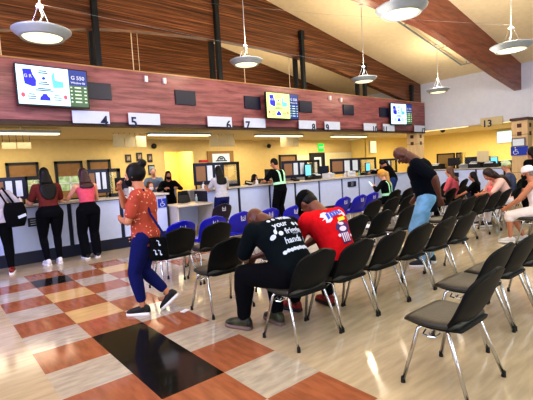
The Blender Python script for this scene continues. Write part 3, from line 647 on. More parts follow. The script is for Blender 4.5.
# ------------------------------------------------------------------ ganged chairs (origin: floor, between the rear feet; faces +Y)
def shell_back(m, parent):
    bm = bmesh.new(); NU, NV = 14, 16; grid = []
    for j in range(NV+1):
        v = j/NV; z = .415+.405*v; row = []
        hw = .208+.03*math.sin(min(v/.5, 1)*PI/2)
        if v > .5: hw *= max(0, 1-((v-.5)/.5)**4.2)**.5 if v < 1 else 0
        hw = max(hw, .05 if v >= 1 else hw)
        for i in range(NU+1):
            u = -1+2*i/NU; x = hw*u
            y = .075-.155*v+.06*(1-v)**4+.05*(u*u)*(hw/.24)**2
            row.append(bm.verts.new((x, y, z-.012*u*u*v)))
        grid.append(row)
    for j in range(NV):
        for i in range(NU): bm.faces.new((grid[j][i], grid[j][i+1], grid[j+1][i+1], grid[j+1][i]))
    o = build('backrest', bm, m, parent, True)
    md = o.modifiers.new('s', 'SOLIDIFY'); md.thickness = .022; md.offset = 0; b = o.modifiers.new('b', 'BEVEL'); b.width = .007; b.segments = 2; bake(o)
    for p in o.data.polygons: p.use_smooth = True
    return o
def make_chair(label, backm, seatm, logo=False):
    r = empty('stacking_chair', (0, 0, 0), 0, label, 'chair')
    shell_back(backm, r)
    bm = bmesh.new()
    secs = []
    for k in range(9):
        t = k/8; y = .085+.375*t; w = .205+.03*math.sin(t*PI*.9); z = .452-.012*math.sin(t*PI)-(.03*max(0, (t-.75)/.25)**2)
        th = .034*(1-.5*max(0, (t-.8)/.2)**2)
        if t in (0, 1): w *= .9
        secs.append((V((0, y, z)), w, th, V((1, 0, 0)), V((0, 0, 1))))
    loft(bm, secs, 28, 3.6); build('seat', bm, seatm, r, True)
    bm = bmesh.new(); secs = [(V((0, .07+.37*k/6, .43-.01*math.sin(k/6*PI))), (.2+.028*math.sin(k/6*PI*.9)), .016, V((1, 0, 0)), V((0, 0, 1))) for k in range(7)]
    loft(bm, secs, 24, 4); build('seat_shell', bm, backm, r, True)
    for sx in (-1, 1):
        for pts in ([(sx*.2, .32, .418), (sx*.215, .345, .39), (sx*.262, .44, .015)], [(sx*.2, .16, .418), (sx*.215, .135, .39), (sx*.262, 0, .015)]):
            bm = bmesh.new(); tube(bm, pts, .0125, 10); lg = build('leg', bm, M_chrome, r, True)
            bm = bmesh.new(); p = V(pts[-1]); tube(bm, [p+V((0, 0, -.015)), p+V((0, 0, .025))], [.0155, .0135], 12); build('rubber_foot', bm, M_rubber, lg)
    bm = bmesh.new()
    for sx in (-1, 1): tube(bm, [(sx*.2, .15, .412), (sx*.2, .33, .412)], .012, 8)
    tube(bm, [(-.2, .33, .41), (.2, .33, .41)], .01, 8); tube(bm, [(-.2, .16, .41), (.2, .16, .41)], .01, 8)
    build('seat_frame', bm, M_chrome, r, True)
    bm = bmesh.new()
    tube(bm, [(-.2, .3, .39), (-.25, .29, .375), (-.262, .25, .375), (-.25, .21, .375), (-.2, .2, .39)], .006, 6)
    tube(bm, [(-.2, .25, .385), (-.24, .25, .37), (-.24, .25, .395)], .006, 6)
    build('gang_hook', bm, M_chrome, r)
    if logo:
        bm = bmesh.new(); zc = .71
        for q in ((-.045, -.035, -.05, .05), (.035, .045, -.05, .05), (-.045, .045, .04, .05), (-.045, .045, -.05, -.04)): bx(bm, q[0], q[1], -.001, .004, zc+q[2], zc+q[3])
        tube(bm, [(-.005, .0, zc+.025), (0, .0, zc-.003), (.018, .0, zc-.003), (.024, .0, zc-.025)], .004, 5)
        tube(bm, [(.02*math.cos(t)-.004, 0, zc-.012+.02*math.sin(t)) for t in [2+i*.45 for i in range(9)]], .004, 5)
        o = build('wheelchair_decal', bm, M_white_p, r); o.location = (0, -.062, .0); o.rotation_euler = (0, 0, 0)
        tilt = math.atan(.19/.405); o.rotation_euler = (0, 0, 0)
    return r
blackchair = make_chair('x', M_chairback, M_seat); bluechair = make_chair('x', M_blue, M_blue, True)
loccab = make_chair('x', mat('chair_shell_navy', s(18, 22, 48), .4), M_seat, True)
used = {}
def put(proto, x, y, label, group, rz=0):
    if id(proto) not in used or not used[id(proto)]:
        used[id(proto)] = True; proto.location = (x, y, 0); proto.rotation_euler = (0, 0, rz); proto['label'] = label; proto['group'] = group; return proto
    return dup(proto, (x, y, 0), rz, label, group)
ORD = ['first', 'second', 'third', 'fourth', 'fifth', 'sixth', 'seventh', 'eighth']
for k, (x, y) in enumerate([(2.64, 1.08), (3.46, 1.3), (4.02, 1.3), (4.58, 1.3)]):
    put(blackchair, x, y, 'empty black chair with olive vinyl seat, %s in the nearest row' % ORD[k], 'chairs in the nearest row', .0)
for k in range(6):
    put(blackchair, 2.47+.555*k, 2.36, ['black chair under the seated man in black tee', 'black chair under the seated man in red tee', 'empty black chair right of the red tee man', 'fourth black chair of the second row, before the standing man', 'fifth black chair of the second row, by the standing man', 'last black chair at the right end of the second row'][k], 'chairs in the second row')
put(blackchair, 7.74, 2.12, 'black chair under the seated woman in white at right edge', 'chairs at the right edge')
put(blackchair, 8.3, 2.12, 'black chair right of the seated woman in white', 'chairs at the right edge')
put(blackchair, 2.40, 3.53, 'empty black chair left of the seated man in black tee', 'chairs in the third row')
for k, x in enumerate((3.28, 4.45, 5.05, 5.75)):
    put(blackchair if k else loccab, x, 3.5 if k == 0 else 3.47, ['navy chair with white decal between the two seated men', 'black chair directly right of the red shirt', 'black chair two right of the red shirt', 'black chair behind the standing man'][k], 'chairs in the third row')
for k, x in enumerate((6.87, 7.42, 7.97, 8.52, 9.07, 9.65)):
    put(blackchair, x, 3.28, '%s black chair of the run in front of the long haired woman in cream' % ORD[k], 'chairs in the third row')
for k, x in enumerate((2.46, 3.04)):
    put(blackchair, x, 4.76, ['black chair beside the walking woman with handbag', 'black chair behind the empty chair left of the black tee man'][k], 'chairs in the fourth row')
for k, x in enumerate((6.35, 6.95, 7.55, 8.15, 8.75, 9.35, 9.95)):
    put(blackchair, x, 4.55, '%s black chair of the fourth row right of the red tee man' % ORD[k], 'chairs in the fourth row')
for k, (x, y) in enumerate(((2.84, 5.42), (3.42, 5.45), (4.03, 5.55), (4.6, 5.5), (5.13, 5.42), (6.83, 5.66), (7.4, 5.66), (8.05, 5.8))):
    put(bluechair, x, y, ['leftmost', 'second from left', 'third from left', 'fourth from left', 'fifth from left', 'sixth from left', 'seventh from left', 'rightmost'][k]+' bright blue chair with white wheelchair decal', 'blue priority chairs', .0)
put(loccab, 4.86, 7.35, 'dark chair with white decal facing the low desk', 'chairs at the desk')
put(blackchair, 8.85, 5.7, 'black chair under the seated guard with gold cap', 'chairs in the fifth row')
for k, x in enumerate((9.45, 10.05, 10.65)): put(blackchair, x, 5.7, '%s black chair right of the seated guard' % ORD[k], 'chairs in the fifth row')
for k, (x, y) in enumerate(((12.2, 6.1), (12.8, 6.1), (13.45, 6.1), (12.5, 4.6), (13.06, 4.55), (13.6, 4.5))):
    put(blackchair, x, y, '%s small far black chair %s' % (ORD[k % 3], 'under the counter by sign 13' if k < 3 else 'near the right pillar'), 'far chairs')

# ------------------------------------------------------------------ people
SKIN = {'light': mat('skin_light', s(214, 160, 132), .55, noise=.04), 'tan': mat('skin_tan', s(186, 128, 98), .55, noise=.04), 'brown': mat('skin_brown', s(112, 68, 48), .45, noise=.05), 'dark': mat('skin_dark', s(92, 54, 40), .42, noise=.06)}
M_hairb = mat('hair_black', s(9, 8, 12), .45, spec=.25, noise=.3, nscale=30, stretch=(6, 6, .6))
M_hairr = mat('hair_dark_red', s(52, 18, 30), .42, noise=.3, nscale=30, stretch=(6, 6, .6))
M_hairg = mat('hair_grey', s(120, 116, 110), .6, noise=.2, nscale=30)
M_hairbl = mat('hair_blond', s(190, 150, 80), .5, noise=.3, nscale=30, stretch=(6, 6, .6))
M_hairbr = mat('hair_brown', s(92, 60, 38), .5, noise=.3, nscale=30, stretch=(6, 6, .6))
M_eye = mat('eye_white', s(230, 228, 220), .3); M_iris = mat('eye_iris', s(30, 20, 14), .2); M_lip = mat('lip', s(150, 84, 80), .5)
def cloth(name, c, noise=.08, rough=.9, ns=20): return mat(name, c, rough, noise=noise, nscale=ns, spec=.12)
C_black = cloth('cloth_black', s(9, 11, 16)); C_tee = cloth('tee_near_black', s(9, 20, 27)); C_navytee = cloth('tee_dark_navy', s(7, 13, 24)); C_red = cloth('tee_red', s(196, 22, 34)); C_maroon = cloth('top_maroon', s(104, 46, 42))
C_pink = cloth('top_pink', s(206, 92, 112)); C_orange = cloth('top_orange', s(170, 80, 64)); C_grey = cloth('tee_grey', s(178, 176, 190)); C_bluepant = cloth('trousers_blue', s(24, 30, 92)); C_blackp = cloth('trousers_black', s(8, 10, 18))
C_jeanl = cloth('jeans_light', s(124, 172, 208), .2, ns=10); C_jeand = cloth('jeans_dark', s(30, 36, 92), .15); C_white = cloth('cloth_white', s(232, 224, 230), .03); C_cream = cloth('cloth_cream_pink', s(222, 186, 176), .05)
C_vest = mat('vest_reflective', s(176, 236, 196), .5, emit=.15); C_mask = cloth('mask_black', s(18, 20, 24)); C_maskw = cloth('mask_white', s(220, 226, 232), .02); C_shirtb = cloth('shirt_blue_grey', s(100, 116, 140)); C_rose = cloth('top_rose', s(196, 96, 108))
M_shoeb = mat('shoe_black', s(18, 18, 24), .6); M_shoew = mat('shoe_white', s(220, 220, 226), .5); M_shoer = mat('shoe_red', s(176, 24, 20), .5, col2=s(40, 10, 12), nscale=30); M_sole = mat('shoe_sole', s(230, 230, 232), .6)
def ik(a, b, l1, l2, pole):
    a, b = V(a), V(b); d = b-a; L = min(d.length, (l1+l2)*.995); dn = d.normalized(); b2 = a+dn*L
    x = (l1*l1-l2*l2+L*L)/(2*L); h = math.sqrt(max(l1*l1-x*x, 0)); p = V(pole); p = p-dn*p.dot(dn); p.normalize()
    return a+dn*x+p*h, b2
def sp(pos, th): return V((0, math.sin(th), math.cos(th)))
R_ = math.radians
def human(label, loc, rz, H=1.7, pz=None, py=0, lean=(2, 6), neck=12, head=(8, 0), g=1.0, hips=1.0, bust=0, belly=0, skin='tan', shirt=C_black, sleeve=.45, pants=C_blackp, pant_r=.014, cuff=.93, hem=-.1,
          hands=None, elbows=None, feet=None, toes=None, knees=None, footpitch=(0, 0), shoes=M_shoeb, sole=M_sole, hair='short', hairm=None, mask=None, vox=.011, curl=.5, side=0, slim=1.0, top=1.0, name='person', palms=None, waist=.16, hairs=1.0, hairw=1.0, loose=.014, twist=0, armless_skin=None, headyaw=0):
    sc_ = H/1.75; r = empty(name, loc, rz, label, 'person'); hairm = hairm or M_hairb; sk = SKIN[skin]
    pz = pz if pz else .93*sc_; P = V((0, py, pz)); L = .50*sc_
    N = 20; pts = [P.copy()]; ang = []
    for i in range(N):
        a = R_(lean[0]+(lean[1]-lean[0])*(i/N)); ang.append(a); d = sp(None, a); d.x += math.sin(R_(side)); pts.append(pts[-1]+d.normalized()*L/N)
    def spine(t):
        if t <= 0: d = (pts[1]-pts[0]).normalized(); p = P+d*L*t; d = d.lerp(V((0, 0, 1)), min(1, -t*3)) if pz > .7 else d
        else: i = min(int(t*N), N-1); p = pts[i].lerp(pts[i+1], t*N-i); d = (pts[i+1]-pts[i]).normalized()
        x = V((1, 0, 0)); tw = R_(twist)*max(t, 0); x = V((math.cos(tw), math.sin(tw), 0)); x = (x-d*x.dot(d)).normalized(); return p, d, x, d.cross(x)
    def torso(bm, infl, t0, t1):
        prof = [(-.16, .150*hips, .105*hips), (-.08, .168*hips, .118*hips), (0, .172*hips, .120*hips), (.12, .158*(hips+g)/2, .114*g), (.3, .138*g*slim, .104*g+belly*.5), (.5, .146*g*slim, .11*g+belly*.3), (.68, .165*g*top, .118*g), (.82, .175*g*top, .112*g), (.92, .165*g*top, .09*g), (.98, .11*g, .07*g), (1.0, .065, .058)]
        def val(t):
            for a, b in zip(prof, prof[1:]):
                if a[0] <= t <= b[0]: k = (t-a[0])/(b[0]-a[0]); return a[1]+(b[1]-a[1])*k, a[2]+(b[2]-a[2])*k
            return prof[0][1:] if t < prof[0][0] else prof[-1][1:]
        secs = []; n = 22
        for i in range(n+1):
            t = t0+(t1-t0)*i/n; p, d, x, y = spine(t); rx, ry = val(t); off = y*(.0+ (belly if .1 < t < .5 else 0)*.6)
            secs.append((p+off*sc_, rx*sc_+infl, ry*sc_+infl, x, y))
        loft(bm, secs, 24, 2.3)
        if bust:
            for sx in (-1, 1):
                p, d, x, y = spine(.66); c = p+x*sx*.075*sc_+y*(.075+.03*bust)*sc_; ell(bm, c, (.062*sc_+infl, .055*sc_*bust+infl, .06*sc_+infl))
    nb, nd, nx, ny = spine(1.0)
    na = R_(neck); nv = V((math.sin(R_(side)), math.sin(na), math.cos(na))).normalized(); nt_ = nb+nv*.075*sc_
    hp = R_(head[0]); hy = R_(head[1]+headyaw)
    HR = (Matrix.Rotation(hy, 3, 'Z') @ Matrix.Rotation(-hp, 3, 'X'))
    hv = HR @ V((0, 0, 1)); hc = nt_+hv*.105*sc_+(HR @ V((0, .02, 0)))*sc_
    def Hd(x, y, z): return hc+HR @ (V((x, y, z))*sc_)
    sh = []; hipj = []
    for sx in (-1, 1):
        p, d, x, y = spine(.90); sh.append(p+x*sx*.172*g*top*sc_); hipj.append(P+V((sx*.092*hips*sc_, 0, -.02)))
    la, lf = .30*sc_, .255*sc_; lt, lc = .435*sc_, .425*sc_
    if pz > .7: lt = max(lt, (pz-.08)*.515); lc = max(lc, (pz-.08)*.5)
    hands = hands or [(-.24*g, .06, pz-.12*sc_), (.24*g, .06, pz-.12*sc_)]
    elbows = elbows or [(-.4, -1, 0), (.4, -1, 0)]
    feet = feet or [(-.1, 0, .08), (.1, 0, .08)]; toes = toes or [(-.12, 1, 0), (.12, 1, 0)]; knees = knees or [(-.1, 1, 0), (.1, 1, 0)]
    E, W, K, A = [], [], [], []
    for i in (0, 1):
        e, w_ = ik(sh[i], hands[i], la, lf, elbows[i]); E.append(e); W.append(w_)
        k, a = ik(hipj[i], feet[i], lt, lc, knees[i]); K.append(k); A.append(a)
    def arm(bm, i, infl, t1, flare=0):
        path = [(sh[i], .056*g), (sh[i].lerp(E[i], .5), .047*g), (E[i], .039*g), (E[i].lerp(W[i], .35), .038*g), (W[i], .025)]
        tot = [0, .3, .6, .75, 1.0]; out = []
        for (p, rr), t in zip(path, tot):
            if t <= t1: out.append((p, rr*sc_+infl+flare*t))
        for k in range(4):
            if tot[k] < t1 < tot[k+1]: u = (t1-tot[k])/(tot[k+1]-tot[k]); out.append((path[k][0].lerp(path[k+1][0], u), (path[k][1]+(path[k+1][1]-path[k][1])*u)*sc_+infl+flare*t1))
        chain(bm, [o[0] for o in out], [o[1] for o in out], 14)
    def leg(bm, i, infl, t1, flare=0):
        hj = hipj[i]; path = [(hj, .092*hips), (hj.lerp(K[i], .5), .078*hips), (K[i], .056*g), (K[i].lerp(A[i], .3), .055*g), (K[i].lerp(A[i], .7), .042), (A[i], .036)]
        tot = [0, .25, .5, .65, .85, 1.0]; out = []
        for (p, rr), t in zip(path, tot):
            if t <= t1: out.append((p, rr*sc_+infl+flare*max(0, t-.4)))
        for k in range(5):
            if tot[k] < t1 < tot[k+1]: u = (t1-tot[k])/(tot[k+1]-tot[k]); out.append((path[k][0].lerp(path[k+1][0], u), (path[k][1]+(path[k+1][1]-path[k][1])*u)*sc_+infl+flare*(t1-.4)))
        chain(bm, [o[0] for o in out], [o[1] for o in out], 16)
    def hand(bm, i):
        d = (W[i]-E[i]).normalized(); sx = -1 if i == 0 else 1
        n = V(palms[i]) if palms else V((-sx, 0, -.2)); n = (n-d*n.dot(d)).normalized(); sd = d.cross(n)*(-sx if True else 1)   # toward thumb
        # thumb side: for arms hanging, thumb faces forward (+Y)
        if not palms and sd.y < 0: sd = -sd
        c = W[i]+d*.048*sc_
        k = sc_
        R3 = Matrix((sd, d, n)).transposed()
        ell(bm, c, (.040*k, .054*k, .0165*k), R3, 14)
        capsule(bm, W[i]-d*.01, .025*k, W[i]+d*.03*k, .024*k, 10)
        for f, (o, ln) in enumerate(((.029, .072), (.010, .080), (-.010, .075), (-.029, .060))):
            p0 = c+sd*o*k+d*.042*k; a = 0; q = p0; dd = d
            for j, (fr, rr) in enumerate(((.42, .0098), (.33, .0090), (.25, .0080))):
                a += curl*(.5+.45*j)*(1+.12*f); dd = (d*math.cos(a)+n*math.sin(a)).normalized(); q2 = q+dd*ln*fr*k; capsule(bm, q, rr*k, q2, rr*.93*k, 8); q = q2
        p0 = c-d*.02*k+sd*.03*k; p1 = p0+(sd*.8+d*.6+n*.3).normalized()*.035*k; p2 = p1+(sd*.25+d*.9+n*.4).normalized()*.03*k
        capsule(bm, p0, .0135*k, p1, .011*k, 8); capsule(bm, p1, .011*k, p2, .009*k, 8)
    # --- body
    bm = bmesh.new(); torso(bm, -.004, -.14, .985)
    capsule(bm, nb-nv*.05, .062*sc_*max(g, .9), nt_+nv*.03, .054*sc_*max(g, .9), 16)
    capsule(bm, sh[0], .05*g*sc_, nb-nd*.03, .06*sc_, 14); capsule(bm, sh[1], .05*g*sc_, nb-nd*.03, .06*sc_, 14)
    ell(bm, Hd(0, -.008, .022), (.076*sc_, .096*sc_, .104*sc_), HR, 24); ell(bm, Hd(0, .022, -.045), (.058*sc_, .068*sc_, .072*sc_), HR, 20)
    ell(bm, Hd(0, .055, -.095), (.028*sc_, .026*sc_, .022*sc_), HR, 12); ell(bm, Hd(0, .07, .035), (.055*sc_, .024*sc_, .014*sc_), HR, 12)
    capsule(bm, Hd(0, .086, .02), .009*sc_, Hd(0, .108, -.02), .014*sc_, 10); ell(bm, Hd(0, .086, -.055), (.024*sc_, .012*sc_, .011*sc_), HR, 12)
    for sx in (-1, 1): ell(bm, Hd(sx*.077, -.005, -.0), (.011*sc_, .021*sc_, .033*sc_), HR, 12); ell(bm, Hd(sx*.04, .06, -.02), (.024*sc_, .022*sc_, .022*sc_), HR, 12)
    for i in (0, 1):
        arm(bm, i, 0, 1.0); hand(bm, i); leg(bm, i, 0, 1.0)
        td = V(toes[i]).normalized(); capsule(bm, A[i]-td*.03+V((0, 0, -.035)), .034*sc_, A[i]+td*.12*sc_+V((0, 0, -.05)) + V((0, 0, 0)), .026*sc_, 12); capsule(bm, A[i], .036*sc_, A[i]+td*.03+V((0, 0, -.035)), .036*sc_, 12)
    body = remesh('body', bm, vox, sk, r, 3)
    # --- eyes, lips
    for sx in (-1, 1):
        bm = bmesh.new(); ell(bm, Hd(sx*.031, .079, .014), (.014*sc_, .011*sc_, .009*sc_), HR, 12); e = build('eye', bm, M_eye, r, True)
        bm = bmesh.new(); ell(bm, Hd(sx*.031, .0875, .014), (.006*sc_, .005*sc_, .006*sc_), HR, 10); build('iris', bm, M_iris, e, True)
    if not mask:
        bm = bmesh.new(); ell(bm, Hd(0, .096, -.055), (.022*sc_, .006*sc_, .007*sc_), HR, 12); build('mouth', bm, M_lip, r, True)
    else:
        bm = bmesh.new(); ell(bm, Hd(0, .05, -.048), (.064*sc_, .066*sc_, .06*sc_), HR, 20); ell(bm, Hd(0, .085, -.03), (.03*sc_, .036*sc_, .03*sc_), HR, 16); mk = remesh('face_mask', bm, .008, mask, r, 3)
        bm = bmesh.new()
        for sx in (-1, 1): tube(bm, [Hd(sx*.06, .05, -.03), Hd(sx*.08, .01, 0), Hd(sx*.085, -.02, -.0)], .003, 5)
        build('ear_loop', bm, mask, mk)
    # --- clothes
    bm = bmesh.new(); torso(bm, loose, hem, .955)
    for i in (0, 1):
        capsule(bm, sh[i], .054*g*sc_+.01, spine(.93)[0], .07*sc_, 14)
        if sleeve > 0: arm(bm, i, .014, sleeve, .012 if sleeve < .6 else 0)
    if sleeve <= 0:
        bm.free(); bm = bmesh.new(); torso(bm, .008, hem, .86)
        for sx in (-1, 1):
            p, d, x, y = spine(.8); q, d2, x2, y2 = spine(.985)
            tube(bm, [p+x*sx*.085+y*.10*g, q+x*sx*.085-d*.02+y*.03, q+x*sx*.085-d*.02-y*.03, p+x*sx*.085-y*.10*g], .022, 8)
    if name != 'skip': shirt_o = remesh('shirt', bm, max(vox, .010), shirt, r, 4)
    bm = bmesh.new(); torso(bm, .008 if waist < .2 else .012, -.17, waist)
    for i in (0, 1): leg(bm, i, pant_r, cuff, 0 if pant_r < .03 else .02)
    pants_o = remesh('trousers', bm, max(vox, .010), pants, r, 4)
    # --- shoes
    for i in (0, 1):
        td = V(toes[i]).normalized(); up = V((0, 0, 1)); pit = R_(footpitch[i]); f = (td*math.cos(pit)-up*math.sin(pit)).normalized(); x = f.cross(up).normalized(); u = x.cross(f)
        o = A[i]-u*.08*sc_*.97; secs = []; sol = []
        for t, hw, hh in ((-.075, .024, .030), (-.06, .034, .045), (-.02, .037, .052), (.04, .040, .044), (.10, .046, .034), (.15, .044, .027), (.185, .032, .020), (.2, .018, .012)):
            c = o+f*t*sc_; secs.append((c+u*(.018+hh)*sc_, hw*sc_, hh*sc_, x, u)); sol.append((c+u*.012*sc_, (hw+.008)*sc_, .019*sc_, x, u))
        bm = bmesh.new(); loft(bm, secs, 18, 2.6); capsule(bm, o+u*.07*sc_, .042*sc_, o+u*.085*sc_, .04*sc_); so = build('shoe', bm, shoes, r, True)
        bm = bmesh.new(); loft(bm, sol, 18, 4); build('sole', bm, sole, so, True)
    # --- hair
    if hair != 'bald':
        bm = bmesh.new(); ell(bm, Hd(0, -.022-.012*(hairs-1)*10, .036), (.083*sc_*hairs, .100*sc_*hairs, .104*sc_*hairs), HR, 24)
        if hair == 'short': ell(bm, Hd(0, -.05, -.01), (.074*sc_, .06*sc_, .07*sc_), HR, 20)
        if hair in ('long', 'verylong', 'shoulder', 'pony', 'bun'):
            ell(bm, Hd(0, -.045, -.0), (.085*sc_, .072*sc_, .09*sc_), HR, 20)
            for sx in (-1, 1): ell(bm, Hd(sx*.066, .0, .01), (.022*sc_, .05*sc_, .07*sc_), HR, 12)
        if hair in ('long', 'verylong', 'shoulder'):
            n = {'shoulder': .78, 'long': .62, 'verylong': .42}[hair]; prev = Hd(0, -.06, -.03); seq = [prev]
            for t in [1.0, .92, .85, .78, .7, .62, .55, .48, .42]:
                if t < n: break
                p, d, x, y = spine(t); seq.append(p-y*(.11*g*sc_ if t < .97 else .06))
            W_ = [.092, .115, .130, .138, .14, .135, .125, .11, .09, .05][:len(seq)]; W_[-1] = max(.05, W_[-1]*.6)
            secs = []
            for j, q in enumerate(seq):
                d = (seq[min(j+1, len(seq)-1)]-seq[max(j-1, 0)]).normalized(); x = nx; y = d.cross(x); secs.append((q, W_[j]*sc_*hairw, (.038*sc_ if j else .055)*hairw, x, y))
            loft(bm, secs, 20)
            for sx in (-1, 1):
                p, d, x, y = spine(.9); capsule(bm, Hd(sx*.07, -.02, .0), .026*sc_, p+x*sx*.075*sc_-y*.085*sc_, .03*sc_)
        if hair == 'bun': ell(bm, Hd(0, -.145, .115), (.055*sc_, .05*sc_, .046*sc_), HR, 16); capsule(bm, Hd(0, -.07, .07), .035*sc_, Hd(0, -.11, .09), .03*sc_)
        if hair == 'pony':
            p, d, x, y = spine(.72); chain(bm, [Hd(0, -.1, .04), Hd(0, -.15, -.02), nb-ny*.1*sc_, p-y*.13*sc_], [.035*sc_, .04*sc_, .04*sc_, .02*sc_])
        remesh('hair', bm, .010, hairm, r, 2)
    return dict(root=r, shirt=shirt_o, pants=pants_o, Hd=Hd, HR=HR, spine=spine, W=W, E=E, sh=sh, sc=sc_, K=K, A=A, P=P)
def cap(h, m, brim=True, name='cap', back=False):
    Hd, HR, k = h['Hd'], h['HR'], h['sc']; bm = bmesh.new(); rs = []
    for z, rr in ((.02, 1.0), (.05, 1.0), (.09, .93), (.12, .72), (.138, .4), (.142, .1)):
        rs.append([Hd(.09*rr*math.cos(2*PI*i/24), -.012+.108*rr*math.sin(2*PI*i/24), z) for i in range(24)])
    rings(bm, rs); c = build(name, bm, m, h['root'], True)
    if brim:
        bm = bmesh.new(); q = []; sg = -1 if back else 1
        top = [Hd(.075*math.cos(PI*i/12), sg*(.06+.11*math.sin(PI*i/12)), .03-.01*math.sin(PI*i/12)) for i in range(13)]; bot = [p-HR @ V((0, 0, .006)) for p in top]
        a = [bm.verts.new(p) for p in top]; b = [bm.verts.new(p) for p in bot]; bm.faces.new(a); bm.faces.new(b[::-1])
        for i in range(13): bm.faces.new((a[i], b[i], b[(i+1) % 13], a[(i+1) % 13]))
        build('brim', bm, m, c)
    return c
def decal(name, me, target, O, ex, ey, dn, m, parent, off=.004):
    t = target.data; bvh = BVHTree.FromPolygons([v.co for v in t.vertices], [tuple(p.vertices) for p in t.polygons])
    zs = [v.co.z for v in me.vertices]; zm = (max(zs)+min(zs))/2
    for v in me.vertices:
        p = O+ex*v.co.x+ey*v.co.y; hit = bvh.ray_cast(p-dn*.5, dn)
        q = hit[0] if hit[0] is not None else p
        n = hit[1] if hit[0] is not None else -dn
        if n.dot(dn) > 0: n = -n
        v.co = q+n*(off if v.co.z > zm else .0005)
    me.materials.clear(); o = link(name, me, m, parent); return o
def shape_mesh(polys, sub=.02):
    bm = bmesh.new()
    for pts in polys:
        a = [bm.verts.new((x, y, .002)) for x, y in pts]; b = [bm.verts.new((x, y, -.002)) for x, y in pts]; n = len(pts)
        bm.faces.new(a); bm.faces.new(b[::-1])
        for i in range(n): bm.faces.new((a[i], b[i], b[(i+1) % n], a[(i+1) % n]))
    bmesh.ops.triangulate(bm, faces=bm.faces)
    bmesh.ops.subdivide_edges(bm, edges=[e for e in bm.edges if e.calc_length() > .03], cuts=2, use_grid_fill=True)
    me = bpy.data.meshes.new('d'); bm.to_mesh(me); bm.free(); return me
def circ(cx, cy, rx, ry=None, n=14, a0=0): ry = ry or rx; return [(cx+rx*math.cos(2*PI*i/n+a0), cy+ry*math.sin(2*PI*i/n+a0)) for i in range(n)]
def blob_row(x0, x1, y, r): k = max(2, int((x1-x0)/(r*1.5))); return [circ(x0+(x1-x0)*i/(k-1), y+.25*r*(i % 2), r) for i in range(k)]
def phone_in(pos, rot, label, m=M_black):
    r = empty('mobile_phone', pos, 0, label, 'phone'); r.rotation_euler = rot; bm = bmesh.new(); box(bm, (0, 0, 0), (.074, .15, .009), None, .004); build('casing', bm, m, r)
    bm = bmesh.new(); box(bm, (0, 0, .006), (.066, .138, .002)); build('screen', bm, M_scr_w, r)
def wp(h, p): return h['root'].matrix_world @ V(p)
def world(loc, rz, p): return V(loc)+Matrix.Rotation(rz, 3, 'Z') @ V(p)

# 1 seated man, black tee
MB = (2.47, 2.36, 0)
h = human('seated bald man in black tee with white lettering, hunched forward, in the second row', MB, 0, 1.84, pz=.575, py=.26, lean=(28, 52), neck=70, head=(78, 0), g=1.22, hips=1.12, top=1.06, belly=.02, skin='dark', shirt=C_tee, sleeve=.52, pants=C_blackp, pant_r=.026, cuff=.93, hem=-.14,
          hands=[(-.05, .92, .60), (.07, .92, .61)], elbows=[(-1, -.2, -.6), (1, -.2, -.6)], feet=[(-.26, .74, .085), (.04, .60, .085)], toes=[(-.35, 1, 0), (.1, 1, 0)], knees=[(-.3, .8, 1), (.25, .8, 1)], hair='bald', vox=.0085, curl=.9, palms=[(1, 0, -.3), (-1, 0, -.3)], shoes=mat('slide_black', s(20, 20, 20), .5, col2=s(74, 76, 50), nscale=14), sole=mat('slide_sole', s(120, 100, 96), .6))
p, d, x, y = h['spine'](.56); O = p-y*.2
rows = [('wash', .155, .05), ('your', .075, -.06), ('friggin', -.01, .045), ('hands', -.095, .0)]
for tx, dy, dx in rows:
    me = text_mesh(tx, .082, .002)
    ob = decal('lettering', me, h['shirt'], O+d*(dy+.03)+x*dx, x, d, y, M_signw, h['root'])
polys = blob_row(-.13, -.08, .145, .016)+blob_row(.09, .15, .06, .02)+blob_row(-.17, -.10, -.02, .022)+[circ(-.14, .015, .014, .024), circ(.17, -.09, .024, .018), circ(.19, -.065, .011, .018)]+blob_row(-.13, .16, -.185, .018)
decal('drawing', shape_mesh(polys), h['shirt'], O+d*.03, x, d, y, M_signw, h['root'])
phone_in(world(MB, 0, (.02, 1.02, .64)), (.7, 0, 0), 'mobile phone held by the hunched man in black tee')

# 2 seated man, red tee and black cap
MR = (3.025, 2.36, 0)
h = human('seated man in red graphic tee and black cap, head down', MR, .05, 1.8, pz=.575, py=.2, lean=(16, 38), neck=50, head=(58, 0), g=1.2, hips=1.1, top=1.08, skin='brown', shirt=C_red, sleeve=.52, pants=C_blackp, pant_r=.026, hem=-.16,
          hands=[(-.1, .80, .62), (.1, .80, .62)], elbows=[(-1, -.2, -.5), (1, -.2, -.5)], feet=[(-.12, .74, .085), (.24, .58, .085)], toes=[(-.1, 1, 0), (.25, 1, 0)], knees=[(-.2, .8, 1), (.25, .8, 1)], hair='short', vox=.0085, curl=.8, palms=[(1, 0, -.3), (-1, 0, -.3)], shoes=M_shoer, sole=mat('sole_dark', s(30, 22, 22), .6))
cap(h, C_black)
p, d, x, y = h['spine'](.6); O = p-y*.2
M_pb = mat('print_blue', s(50, 90, 200), .7); M_py = mat('print_yellow', s(236, 210, 60), .7); M_pp = mat('print_purple', s(70, 40, 110), .7); M_pw = mat('print_white', s(226, 206, 226), .7)
def star(cx, cy, r0, r1, n=9): return [(cx+(r0 if i % 2 else r1)*math.cos(PI*i/n), cy+(r0 if i % 2 else r1)*math.sin(PI*i/n)) for i in range(2*n)]
decal('print_burst', shape_mesh([star(-.13, .10, .025, .06), star(.12, .12, .02, .045)]+blob_row(-.11, .13, .115, .022)), h['shirt'], O, x, d, y, M_pw, h['root'], .003)
